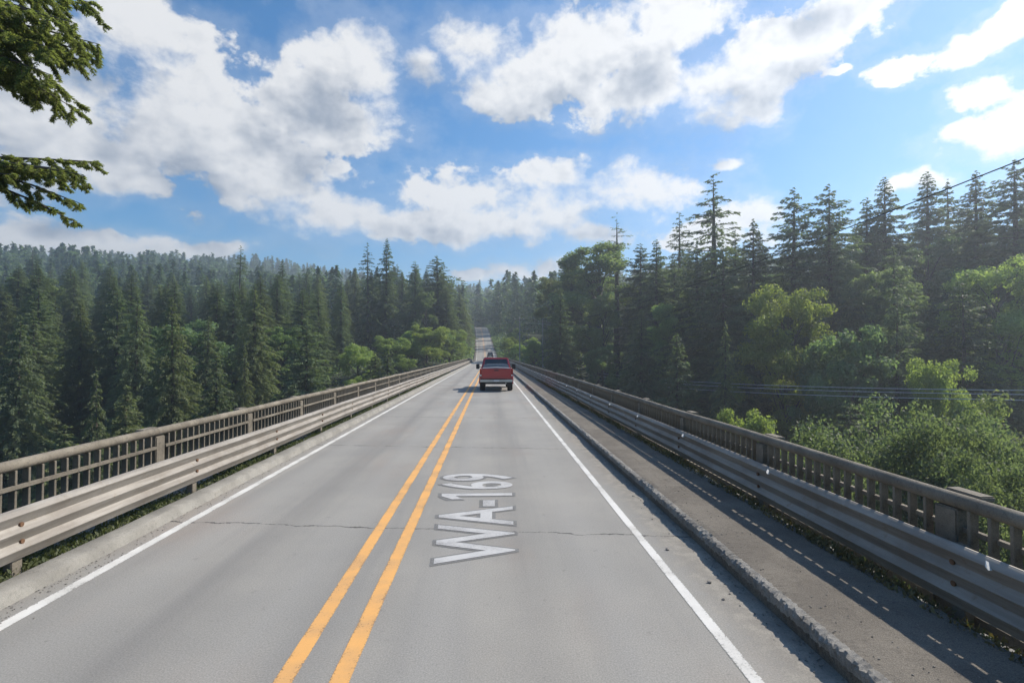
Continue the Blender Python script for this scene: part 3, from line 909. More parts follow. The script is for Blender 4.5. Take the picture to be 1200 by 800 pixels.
def suv():
    y = 166.0; z = float(zroad(y)); x = -0.15
    root = tag(empty('dark_car', (x, y, z + 0.004)), 'dark far off car showing just above the roof of the red pickup', 'car')
    W = 0.95
    def P(n, mb, mat, parent=root, bevel=0.0, **k): return obj(n, mb.mesh(n, bevel=bevel, **k), mat, parent)
    P('body', MB().extrude_x([(0, .42), (0.02, 1.05), (.12, 1.12), (3.5, 1.1), (4.6, .98), (4.75, .8), (4.75, .42)], -W, W), M_DARKCAR, bevel=.06, segs=3)
    m = MB(); m.v = [(-.86, .12, 1.10), (.86, .12, 1.10), (.86, 3.5, 1.10), (-.86, 3.5, 1.10), (-.70, .45, 1.80), (.70, .45, 1.80), (.70, 2.7, 1.80), (-.70, 2.7, 1.80)]
    m.f = [(0, 3, 2, 1), (4, 5, 6, 7), (0, 1, 5, 4), (1, 2, 6, 5), (2, 3, 7, 6), (3, 0, 4, 7)]
    P('roof', m, M_DARKCAR, bevel=.06, segs=3)
    m = MB(); m.quad((-.70, .17, 1.22), (.70, .17, 1.22), (.60, .385, 1.70), (-.60, .385, 1.70)); P('rear_window', m, M_GLASS)
    for sx in (-1, 1):
        P('tail_light', MB().box(min(sx * .75, sx * .93), max(sx * .75, sx * .93), -.02, .03, .75, 1.0), M_TAIL)
        for yy in (.9, 3.8):
            w = P('wheel', MB().cyl_x(sx * .70, sx * .93, yy, .35, .35, 20), M_TYRE); P('rim', MB().cyl_x(sx * .931, sx * .945, yy, .35, .22, 16), M_RIM, w)
    P('number_plate', MB().box(-.26, .26, -.012, -.003, .62, .75), M_PLATE)
    P('rear_bumper', MB().box(-.93, .93, -.08, -.002, .42, .58), M_BLACK, bevel=.02)
suv()

# ------------------------------------------------------------------ poles and wires
def pole(x, y, ztop, label, arm=True):
    zb = float(terrain(x, y))
    root = tag(empty('utility_pole', (x, y, zb)), label, 'utility pole')
    h = ztop - zb
    obj('pole_shaft', MB().tube([(0, 0, -1), (0, 0, h * .5), (0, 0, h)], [.17, .14, .11], 12).mesh('pole_shaft', smooth=True), M_POLE, root)
    if arm:
        obj('crossarm', MB().box(-1.1, 1.1, -.06, .06, h - .75, h - .62).mesh('crossarm', bevel=.01), M_POSTWOOD, root)
        for xx in (-1.0, 0.9, 0.35):
            obj('insulator', MB().tube([(xx, 0, h - .617), (xx, 0, h - .45)], [.05, .035], 8).mesh('insulator'), M_CABLE_L, root)
    return root
def wire(a, b, sag, r, mat, label, group=None):
    a, b = np.array(a, float), np.array(b, float)
    pts = []
    for t in np.linspace(0, 1, 60):
        p = a + (b - a) * t; p[2] -= 4 * sag * t * (1 - t); pts.append(tuple(p))
    return tag(obj('power_cable', MB().tube(pts, r, 6).mesh('power_cable', smooth=True), mat), label, 'cable', group)
PA = at(609, 371, 116.0)
pole(PA[0], PA[1], PA[2], 'tall thin grey utility pole at the far right end of the bridge')
PB = at(636, 374, 124.0)
pole(PB[0], PB[1], PB[2], 'second utility pole standing among the trees right of the tall one')
wire((PA[0], PA[1], PA[2] - .5), (14.5, -8.0, 8.5), 3.1, 0.016, M_CABLE, 'thick black cable rising across the sky at the upper right')
P1, P2 = (24.0, 122.0), (50.0, -6.0)
pole(P1[0], P1[1], -1.6, 'utility pole in the gorge carrying the three pale cables', True)
for dz, lab in ((0.0, 'uppermost of the three pale cables strung across the dark gorge at right'), (-0.42, 'middle one of the three pale cables strung across the dark gorge'), (-1.0, 'lowest of the three pale cables strung across the dark gorge')):
    wire((P1[0], P1[1], -2.2 + dz * 1.6), (P2[0], P2[1], 2.9 + dz * .3), 1.9, 0.034, M_CABLE_L, lab, 'pale cables across the gorge')
wire((PA[0], PA[1], PA[2] - 1.2), (at(900, 376, 120)), 1.5, 0.016, M_CABLE_L, 'thin cable from the far pole into the dark trees at right')

# ------------------------------------------------------------------ trees
def conifer(name, seed, H, Rr, nlev, nbr, dens, droop, base, power, ll, lw, tri=False, ragged=0.25, fan=0.28):
    r = np.random.default_rng(seed)
    zs = base + (1 - base) * np.linspace(0, 1, nlev) ** 0.92
    br = []
    for z in zs:
        rr = Rr * (1 - z) ** power * (1.0 - 0.35 * np.clip((0.30 - z) / 0.3, 0, 1)) + 0.10
        nb = max(3, int(nbr * (0.6 + 0.4 * (1 - z))))
        a0 = r.uniform(0, 6.28)
        for k in range(nb):
            L = rr * r.uniform(1 - 2 * ragged, 1 + ragged)
            br.append((z * H + r.uniform(-1.1, 1.1) * H / nlev, a0 + 6.283 * (k + r.uniform(-.35, .35)) / nb, max(L, .12), z))
    br = np.array(br)
    cnt = np.maximum((dens * br[:, 2] * (0.7 + 0.3 * br[:, 2] / Rr)).astype(int), 4)
    idx = np.repeat(np.arange(len(br)), cnt)
    N = len(idx)
    L = br[idx, 2]; az = br[idx, 1]; z0 = br[idx, 0]; zn = br[idx, 3]
    t = r.random(N) ** 0.62
    lat = r.normal(0, 1, N) * fan * L * (1.05 - t) * 0.6 + r.normal(0, .05, N)
    rise = L * ((0.16 + 0.45 * np.clip(zn - .6, 0, 1)) * t - droop * (1.15 - .6 * zn) * t * t)
    hang = -np.abs(r.normal(0, 1, N)) * 0.10 * np.sqrt(L)
    ca, sa = np.cos(az), np.sin(az)
    rad = np.stack([ca, sa, 0 * ca], 1); tan = np.stack([-sa, ca, 0 * ca], 1)
    c = rad * (t * L)[:, None] + tan * lat[:, None]
    c[:, 2] = z0 + rise + hang
    d = rad * r.uniform(.3, 1, N)[:, None] + tan * (np.sign(lat) * r.uniform(.1, .9, N))[:, None]
    d[:, 2] += r.uniform(-.75, .1, N)
    nrm = np.stack([r.normal(0, .5, N), r.normal(0, .5, N), np.ones(N)], 1)
    ln = ll * r.uniform(.6, 1.4, N) * np.clip(.55 + .45 * L / Rr * 1.5, .5, 1.1); wd = lw * r.uniform(.6, 1.4, N)
    v, k = slivers(c, d, nrm, ln, wd, tri)
    brt = r.random(len(br))[idx]
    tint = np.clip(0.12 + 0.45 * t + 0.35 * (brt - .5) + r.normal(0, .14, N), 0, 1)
    me = np_mesh(name, v, k, tint)
    # trunk with limb stubs
    mb = MB(); mb.tube([(0, 0, -1.5), (0, 0, H * .3), (0, 0, H * .7), (0, 0, H * .99)], [H * .013 + .08, H * .011 + .05, H * .006 + .02, .02], 8)
    sel = r.choice(len(br), min(90, len(br)), replace=False)
    for i in sel:
        z, a, l, zz = br[i]
        p = [(0, 0, z), (math.cos(a) * l * .5, math.sin(a) * l * .5, z + l * (.09 + .2 * max(zz - .6, 0) - droop * .28)), (math.cos(a) * l * .92, math.sin(a) * l * .92, z + l * (.15 - droop * .9))]
        mb.tube(p, [.05 + .012 * l, .035, .01], 4, False)
    return me, mb.mesh(name + '_trunk', smooth=True), H

def broadleaf(name, seed, H, Rr, nl, leaves, ls, crown0=0.25, tri=False):
    r = np.random.default_rng(seed)
    cen = []
    for i in range(nl):
        zt = r.random() ** .8
        z = H * (crown0 + (0.93 - crown0) * zt)
        env = Rr * math.sqrt(max(0.06, 1 - ((zt - .42) / .62) ** 2))
        a = r.uniform(0, 6.283); q = env * math.sqrt(r.uniform(.15, .8))
        cen.append((q * math.cos(a), q * math.sin(a), z, Rr * r.uniform(.24, .46)))
    cen = np.array(cen)
    # each lobe is itself a spray of smaller clumps
    sub = []
    for (x, y, z, q) in cen:
        for k in range(9):
            d = r.normal(0, 1, 3); d /= np.linalg.norm(d); d[2] = d[2] * .75 + .15
            sub.append((x + d[0] * q * .75, y + d[1] * q * .75, z + d[2] * q * .75, q * r.uniform(.28, .55), r.random()))
    sub = np.array(sub)
    w = sub[:, 3] ** 2; w /= w.sum()
    idx = r.choice(len(sub), leaves, p=w)
    d = unit(r.normal(0, 1, (leaves, 3)))
    rad = sub[idx, 3] * (r.random(leaves) ** .45) * 1.08
    c = sub[idx, :3] + d * rad[:, None] * np.array([1, 1, .7])
    nrm = unit(d * .7 + r.normal(0, .6, (leaves, 3)) + np.array([0, 0, .45]))
    dr = np.cross(nrm, r.normal(0, 1, (leaves, 3)))
    v, k = slivers(c, dr, nrm, ls * r.uniform(.65, 1.35, leaves), ls * .62 * r.uniform(.65, 1.3, leaves), tri)
    tint = np.clip(.25 + .4 * sub[idx, 4] + r.normal(0, .16, leaves), 0, 1)
    me = np_mesh(name, v, k, tint)
    mb = MB(); mb.tube([(0, 0, -1.5), (.1, 0, H * crown0), (.15, .1, H * .6), (0, 0, H * .86)], [H * .018 + .06, H * .014 + .04, H * .007 + .03, .03], 8)
    for (x, y, z, q) in cen:
        zb = max(H * crown0 * .7, z - 1.3 * math.hypot(x, y) - q * .3)
        mb.tube([(.05, 0, zb), (x * .5, y * .5, (zb + z) * .5 + .2), (x, y, z)], [.05 + H * .003, .05, .015], 5, False)
    return me, mb.mesh(name + '_trunk', smooth=True), H

PROTO = {}
def proto(key, name, data, leafmat):
    me, tr, H = data
    me.materials.append(leafmat); tr.materials.append(M_BARK)
    PROTO[key] = (name, me, tr, H)
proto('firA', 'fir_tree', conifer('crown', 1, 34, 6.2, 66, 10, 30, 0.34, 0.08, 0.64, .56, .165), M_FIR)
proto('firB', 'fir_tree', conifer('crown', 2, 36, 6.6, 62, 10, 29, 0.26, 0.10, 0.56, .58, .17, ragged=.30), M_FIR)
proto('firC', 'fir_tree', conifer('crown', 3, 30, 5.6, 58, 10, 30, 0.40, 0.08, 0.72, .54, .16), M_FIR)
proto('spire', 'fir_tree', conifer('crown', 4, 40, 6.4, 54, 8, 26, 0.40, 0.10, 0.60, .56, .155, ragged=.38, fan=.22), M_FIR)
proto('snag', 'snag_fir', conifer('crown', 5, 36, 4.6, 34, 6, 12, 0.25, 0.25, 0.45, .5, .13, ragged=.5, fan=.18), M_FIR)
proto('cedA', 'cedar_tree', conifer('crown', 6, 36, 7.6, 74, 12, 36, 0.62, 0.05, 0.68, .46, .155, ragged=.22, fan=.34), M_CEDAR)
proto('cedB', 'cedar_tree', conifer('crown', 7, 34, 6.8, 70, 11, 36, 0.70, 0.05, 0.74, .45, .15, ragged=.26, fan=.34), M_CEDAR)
proto('leafA', 'broadleaf_tree', broadleaf('crown', 8, 20, 5.6, 20, 24000, .33), M_LEAF)
proto('leafB', 'broadleaf_tree', broadleaf('crown', 9, 22, 5.0, 24, 24000, .32, .2), M_LEAF)
proto('leafC', 'broadleaf_tree', broadleaf('crown', 10, 17, 6.2, 18, 24000, .33, .28), M_LEAF)
proto('leafF', 'broadleaf_tree', broadleaf('crown', 12, 24, 7.0, 30, 46000, .25, .35), M_PALE)
proto('leafG', 'broadleaf_tree', broadleaf('crown', 14, 22, 6.2, 26, 40000, .24, .35), M_PALE)
proto('leafT', 'broadleaf_tree', broadleaf('crown', 17, 28, 5.6, 26, 34000, .30, .45), M_LEAFY)
proto('leafU', 'broadleaf_tree', broadleaf('crown', 18, 30, 6.2, 30, 36000, .31, .40), M_LEAFY)
proto('bush', 'leafy_shrub', broadleaf('crown', 13, 6, 3.0, 14, 9000, .26, .1), M_LEAFY)
proto('leafY', 'broadleaf_tree', broadleaf('crown', 16, 15, 5.4, 20, 26000, .30, .15), M_LEAFY)
HEIGHT_R = {}
PLACED = []
def put_tree(kind, x, y, ztop, label, group=None, wide=1.0, name=None):
    nm, me, tr, H = PROTO[kind]
    zb = float(terrain(x, y))
    s = (ztop - zb) / H
    root = empty(name or nm, (x, y, zb), random.uniform(0, 6.28))
    sw = s ** (0.85 if nm == 'broadleaf_tree' else 0.6) * wide
    root.scale = (sw, sw, s)
    root.rotation_euler[0] = random.uniform(-.02, .02); root.rotation_euler[1] = random.uniform(-.02, .02)
    for n, m in (('crown', me), ('trunk', tr)):
        o = bpy.data.objects.new(n, m); col.objects.link(o); o.parent = root
    cat = 'shrub' if nm == 'leafy_shrub' else ('deciduous tree' if nm == 'broadleaf_tree' else 'conifer')
    tag(root, label, cat, group)
    PLACED.append((x, y, s))
    return root
HERO = [
 # left side: kind, px, ytop, Y, width, label
 ('spire', 280, 288, 140, .8, 'tall slender fir spire standing out alone above the left ridge'),
 ('spire', 432, 286, 150, .9, 'left tree of the twin dark firs rising above the left forest'),
 ('firA', 452, 281, 152, .9, 'right and taller tree of the twin dark firs rising above the left forest'),
 ('firB', 514, 301, 165, 1.5, 'broad bushy dark fir right of the twin firs'),
 ('firB', 486, 308, 160, 1.0, 'dense dark fir between the twin firs and the broad bushy fir'),
 ('cedA', 210, 352, 72, .9, 'olive green cedar, broad cone in the middle of the left slope'),
 ('cedB', 160, 345, 80, 1.0, 'tall soft cedar just left of the broad olive cedar'),
 ('cedA', 240, 372, 84, .9, 'cedar leaning against the right flank of the broad olive cedar'),
 ('cedB', 122, 434, 54, .55, 'small pointed young cedar low beside the left railing'),
 ('cedB', 290, 404, 82, .6, 'small pale cedar spire low in front of the dark left firs'),
 ('cedA', 95, 352, 84, .9, 'olive cedar second from the left frame edge'),
 ('firB', 45, 340, 95, 1.0, 'dark tall fir behind the cedars near the left edge'),
 ('cedA', 18, 372, 66, .9, 'broad cedar nearest the left edge of the view'),
 ('leafT', 328, 376, 100, 1.15, 'bright round leafy tree set among the dark left conifers'),
 ('firA', 375, 338, 112, .9, 'dark fir just right of the bright round leafy tree'),
 ('firA', 330, 306, 150, .8, 'dark fir directly behind the bright round leafy tree'),
 ('firC', 400, 330, 135, .9, 'dark pointed fir left of the twin firs'),
 ('leafY', 420, 402, 112, 1.1, 'green leafy tree low beside the left railing before the bright roadside trees'),
 ('leafY', 500, 380, 130, 1.5, 'largest sunlit leafy tree overhanging the far left railing'),
 ('leafY', 458, 393, 122, 1.4, 'sunlit leafy tree just left of the largest roadside tree'),
 ('leafY', 533, 384, 150, 1.1, 'leafy tree at the far left end of the bridge by the road'),
 ('spire', 40, 290, 210, .8, 'thin fir tip breaking the skyline at the far left'),
 # right side
 ('spire', 836, 205, 95, .95, 'tallest bare limbed fir standing alone on the right skyline'),
 ('snag', 722, 254, 128, 1.5, 'sparse half dead fir top above the rounded crowns on the right'),
 ('spire', 795, 250, 120, .7, 'thin fir spire just left of the tallest right fir'),
 ('firA', 768, 284, 112, .8, 'short fir between the sparse fir and the thin spire'),
 ('firB', 925, 225, 92, .85, 'dense column shaped fir, first right of the tallest bare limbed fir'),
 ('firB', 970, 222, 90, .85, 'dense column shaped fir, second right of the tallest bare limbed fir'),
 ('firA', 1012, 236, 96, .85, 'shorter tree of the close fir pair on the right skyline'),
 ('firA', 1034, 211, 95, .85, 'taller tree of the close fir pair on the right skyline'),
 ('firA', 1084, 206, 100, .9, 'left fir of the cluster right of the black cable'),
 ('firC', 1110, 214, 104, .8, 'middle fir of the cluster right of the black cable'),
 ('firA', 1140, 204, 92, .85, 'right fir of the cluster right of the black cable'),
 ('firB', 1190, 192, 84, 1.0, 'tall dense fir at the right edge of the view'),
 ('firA', 880, 262, 92, .8, 'dark fir in the dip right of the tallest bare limbed fir'),
 ('leafB', 700, 280, 132, 1.7, 'largest rounded dark crown at the left end of the right forest'),
 ('firB', 670, 296, 140, 1.5, 'broad dark fir nearest the road at the right forest edge'),
 ('firB', 748, 288, 122, 1.3, 'dense fir below and right of the sparse half dead fir'),
 ('leafB', 648, 320, 150, 1.2, 'low dark crown where the right forest meets the gap over the road'),
 ('firB', 815, 286, 100, .9, 'dense fir right of the thin spire, below the tallest fir'),
 ('leafU', 918, 332, 76, .9, 'sunlit leafy tree below the first column shaped fir'),
 ('leafB', 1030, 300, 84, 1.0, 'pale green leafy tree below the close fir pair'),
 ('leafA', 1085, 276, 90, 1.1, 'large pale leafy crown left of the fir cluster'),
 ('leafU', 1172, 300, 72, 1.1, 'yellowish leafy crown at the right edge below the tall dense fir'),
 ('leafB', 985, 366, 66, .8, 'green leafy tree standing out against the dark right forest middle'),
 ('firB', 1045, 330, 68, .8, 'dark fir in front of the pale leafy trees on the right'),
 ('leafT', 790, 345, 100, 1.0, 'bright green crown low in the right forest left of centre'),
 ('cedB', 845, 380, 70, .7, 'drooping cedar in front of the tallest right fir'),
 ('leafT', 1110, 396, 58, .6, 'slim pale leafy tree above the pale cables on the right'),
 ('leafF', 1015, 484, 30, .75, 'lush pale green treetop nearest the right railing, left of its neighbours'),
 ('leafG', 1078, 464, 33, .7, 'lush treetop in the middle of those beyond the right railing'),
 ('leafF', 1132, 474, 28, .6, 'lush yellow green treetop right of the middle one beyond the right railing'),
 ('leafG', 1185, 462, 34, .8, 'dense dark green treetop at the right edge below the cables'),
 ('leafG', 1195, 510, 22, .6, 'nearest leafy treetop behind the last railing posts at the right edge'),
 ('leafT', 893, 455, 52, .6, 'small bright leafy treetop just above the right railing'),
]
for (k, px, py, Y, wd, lab) in HERO:
    p = at(px, py, Y)
    put_tree(k, p[0], p[1], p[2], lab, wide=wd * (1.6 if px > 750 and k[:3] in ('fir', 'spi') and py < 300 else 1.0))

def envelope(px):
    return np.interp(px, [-200, 0, 90, 180, 250, 330, 400, 440, 500, 540, 555, 575, 640, 655, 700, 760, 830, 900, 960, 1040, 1080, 1140, 1200, 1500],
                     [300, 305, 300, 310, 312, 312, 312, 305, 308, 330, 345, 345, 345, 325, 292, 284, 266, 258, 248, 242, 232, 232, 222, 220])
def project(x, y, z):
    p = np.array([x, y, z - CAMH]); c = p @ _fw
    return 600 + FPX * (p @ _rt) / c, 400 - FPX * (p @ _up) / c
def fillers():
    r = np.random.default_rng(21)
    cnt = {'L': 0, 'R': 0}; tries = 0
    want = {'L': 135, 'R': 120}
    while tries < 30000 and (cnt['L'] < want['L'] or cnt['R'] < want['R']):
        tries += 1
        y = 28 + 200 * r.random() ** 0.9
        half = y * 1.05 + 10
        x = r.uniform(-half, half)
        side = 'L' if x < 0 else 'R'
        if cnt[side] >= want[side]: continue
        if abs(x + 1.08) < (11 if y < 150 else 10): continue
        if side == 'L' and y < 42: continue
        if side == 'R' and y < 48: continue
        if any((x - a) ** 2 + (y - b) ** 2 < (3.8 if y < 120 else 4.6) ** 2 for a, b, s in PLACED): continue
        zb = float(terrain(x, y))
        leafy = r.random() < (0.20 if side == 'L' else 0.36)
        h = r.uniform(15, 25) if leafy else r.uniform(26, 43)
        if y < 60: h *= 0.8
        px, py = project(x, y, zb + h)
        if px < -120 or px > 1320: continue
        e = float(envelope(px)) + 4 + 26 * r.random()
        if y < 100 and side == 'L': e = max(e, 395 - (y - 42) * 1.1 - 8)
        if side == 'L' and 385 < px < 550 and y < 150: e = max(e, 412)
        if side == 'R' and 590 < px < 648 and y < 122: continue
        if side == 'R' and px > 930 and y < 62: e = max(e, 470)
        if py < e:
            h2 = float(at(px, e, y)[2]) - zb
            if h2 < (9 if leafy else 14): continue
            h = h2
        d = 1 if side == 'L' else 0
        if leafy:
            k = ['leafA', 'leafB', 'leafC'][r.integers(3)]
            lab = 'leafy green tree filling in between the conifers of the %s forest' % ('left' if d else 'right')
            grp = 'leafy trees in the %s forest' % ('left' if d else 'right')
            wd = r.uniform(.8, 1.15)
        else:
            k = (['firA', 'firB', 'firC', 'cedA', 'cedB', 'cedA'] if d else ['firA', 'firB', 'firC', 'cedB', 'firA', 'firB'])[r.integers(6)]
            nm = 'cedar' if k.startswith('ced') else 'fir'
            lab = ('drooping olive cedar' if nm == 'cedar' else 'dark green fir') + ' standing among its like in the dense %s forest' % ('left' if d else 'right')
            grp = '%ss in the %s forest' % (nm, 'left' if d else 'right')
            wd = r.uniform(.9, 1.45)
        put_tree(k, x, y, zb + h, lab, grp, wd)
        cnt[side] += 1
    print('FILLERS', cnt, tries)
fillers()
# shrubs on the banks close to the railings and at the far bridge end
for i in range(34):
    r = random.Random(100 + i)
    if i < 14:
        x, y = -r.uniform(9, 22), r.uniform(128, 160)
        lab, gr = 'leafy shrub on the far bank beside the left railing end', 'shrubs on the far left bank'
    elif i < 24:
        x, y = (r.uniform(8, 20), r.uniform(126, 165)) if i < 19 else (r.uniform(5.5, 9), 150 + (i - 19) * 9)
        lab, gr = 'leafy shrub on the far bank beside the right railing end', 'shrubs on the far right bank'
    else:
        x, y = -r.uniform(9, 16) - 1.5, 168 + (i - 24) * 12
        lab, gr = 'leafy shrub along the climbing road beyond the bridge', 'shrubs along the far road'
        if i % 2: x = -x - 3
    zb = float(terrain(x, y))
    put_tree('bush', x, y, zb + r.uniform(4, 7.5), lab, gr, r.uniform(.8, 1.2))

# far forest: one uncountable mass over the hills
def far_forest(seed, n, ya, yb, m, lk, flank=False):
    r = np.random.default_rng(seed)
    y = ya + (yb - ya) * r.random(n * 2) ** 1.1
    x = r.uniform(-1, 1, n * 2) * (y * 0.98 + 30)
    if flank:      # the slopes up and down the gorge, beyond the view on either side
        x = r.choice([-1, 1], n * 2) * (np.maximum(y, 0) * 1.06 + 34 + 300 * r.random(n * 2) ** 1.2)
    keep = np.abs(x - xroad(y)) > np.where(y < 345, 7.5, 0)
    keep &= (np.abs(y - (65 - .35 * np.minimum(np.abs(x), 220))) > 12)
    if not flank: keep &= ~((y < 240) & (np.abs(x) < 250) & (r.random(n * 2) < .35))
    x, y = x[keep][:n], y[keep][:n]; n = len(x)
    h = r.uniform(16, 33, n) * np.where(r.random(n) < .2, .62, 1.0)
    leafy = (r.random(n) < .22)
    z = terrain(x, y)
    T = r.random((n, m)) ** .8
    zz = np.where(leafy[:, None], .25 + .7 * T, .06 + .94 * T)
    prof = np.where(leafy[:, None], np.sqrt(np.clip(1 - ((zz - .6) / .42) ** 2, .02, 1)) * .26, (1 - zz) ** .7 * .21 + .008)
    az = r.uniform(0, 6.283, (n, m))
    lob = 1 + .22 * np.sin(az * 3 + zz * 22 + r.uniform(0, 6, (n, 1)))
    rad = prof * h[:, None] * np.sqrt(r.random((n, m))) * 1.1 * lob
    c = np.stack([x[:, None] + rad * np.cos(az), y[:, None] + rad * np.sin(az), z[:, None] + zz * h[:, None] - .35 * rad], -1).reshape(-1, 3)
    d = np.stack([np.cos(az), np.sin(az), r.uniform(-.9, .1, (n, m))], -1).reshape(-1, 3)
    nrm = np.stack([r.normal(0, .6, n * m), r.normal(0, .6, n * m), np.ones(n * m)], 1)
    L = np.repeat(h * lk, m) * r.uniform(.6, 1.5, n * m); W = L * .55
    v, k = slivers(c, d, nrm, L, W, True)
    tint = np.clip(np.repeat(np.where(leafy, .8, .3) + r.normal(0, .15, n), m) + r.normal(0, .18, n * m), 0, 1)
    me = np_mesh('forest', v, k, tint)
    tag(obj('forest', me, M_FAR), kind='stuff')
far_forest(31, 1100, 200, 340, 420, .052)
far_forest(33, 2000, -70, 260, 260, .062, True)
far_forest(32, 6600, 330, 905, 130, .095)

# undergrowth on the gorge banks
def undergrowth():
    r = np.random.default_rng(41)
    n = 90000
    y = 12 + 150 * r.random(n); x = r.uniform(-1, 1, n) * (y * 1.1 + 12)
    keep = np.abs(x + 1) > 8
    m2 = 30000; y2 = r.uniform(143, 330, m2); x2 = xroad(y2) + r.choice([-1, 1], m2) * r.uniform(3.9, 15, m2)
    x = np.concatenate([x, x2]); y = np.concatenate([y, y2]); keep = np.concatenate([keep, np.ones(m2, bool)])
    x, y = x[keep], y[keep]; n = len(x)
    bump = 1.5 + 1.5 * np.sin(x * .9 + np.sin(y * .7) * 2) * np.cos(y * 1.1 + x * .3)
    c = np.stack([x, y, terrain(x, y) + r.random(n) * np.clip(bump, .3, 3)], 1)
    nrm = unit(np.stack([r.normal(0, .6, n), r.normal(0, .6, n), np.ones(n)], 1)); d = np.cross(nrm, r.normal(0, 1, (n, 3)))
    v, k = slivers(c, d, nrm, r.uniform(.35, .8, n), r.uniform(.25, .5, n))
    tag(obj('undergrowth', np_mesh('undergrowth', v, k, np.clip(r.normal(.35, .2, n), 0, 1)), M_LEAF), kind='stuff')
undergrowth()

# weeds along the guardrails
def weeds():
    r = np.random.default_rng(51)
    def strip(name, x0, x1, n, ya, yb, hmax, mat, z0):
        y = ya + (yb - ya) * r.random(n) ** 1.6; x = r.uniform(x0, x1, n)
        patchy = .5 + .5 * np.sin(y * 1.9 + 1) * np.sin(y * .63 + 2)
        keep = r.random(n) < .25 + .75 * patchy; x, y, patchy = x[keep], y[keep], patchy[keep]; n_ = len(x)
        hh = hmax * r.random(n_) * (.4 + .6 * patchy)
        c = np.stack([x, y, z0 + hh * .8], 1)
        d = np.stack([r.normal(0, .6, n_), r.normal(0, .6, n_), np.ones(n_) * .7], 1)
        nrm = r.normal(0, 1, (n_, 3))
        v, k = slivers(c, d, nrm, r.uniform(.03, .09, n_), r.uniform(.012, .035, n_))
        tag(obj(name, np_mesh(name, v, k, np.clip(r.normal(.5, .25, n_), 0, 1)), mat), kind='stuff')
    strip('weeds', -4.80, -4.50, 40000, 2, 60, .17, M_WEED, 0.03)
    strip('weeds', 3.48, 3.66, 9000, 2, 40, .14, M_WEED, 0.10)
    strip('dry_grass', 3.42, 3.62, 13000, 2, 40, .10, M_DRY, .16)
weeds()

# loose stones on the shoulder and along the broken kerb
def stones():
    r = np.random.default_rng(61)
    bm = bmesh.new()
    spots = [(1.98, 5.9, .022), (2.10, 5.05, .022), (2.08, 4.7, .013)]
    for i in range(1900):
        yy = 2.5 + 22 * r.random() ** 1.6
        q = r.random()
        if q < .30: spots.append((2.38 - abs(r.normal(0, .10)), yy, r.uniform(.003, .010)))
        elif q < .60: spots.append((-4.2 + abs(r.normal(0, .10)), yy + 2, r.uniform(.003, .009)))
        else: spots.append((r.uniform(2.45, 3.55), yy, r.uniform(.0025, .008)))
    for (x, y, s) in spots:
        z = .185 if x > 2.45 else 0.0
        m = Matrix.Translation((x, y, z + s * .45)) @ Matrix.Rotation(r.uniform(0, 6.28), 4, 'Z') @ Matrix.Diagonal((s * r.uniform(.9, 1.6), s, s * .7, 1))
        ret = bmesh.ops.create_icosphere(bm, subdivisions=1, radius=1.0, matrix=m)
        for v in ret['verts']: v.co += Vector(r.normal(0, s * .12, 3))
    me = bpy.data.meshes.new('gravel'); bm.to_mesh(me); bm.free()
    tag(obj('gravel', me, M_STONE), kind='stuff')
stones()

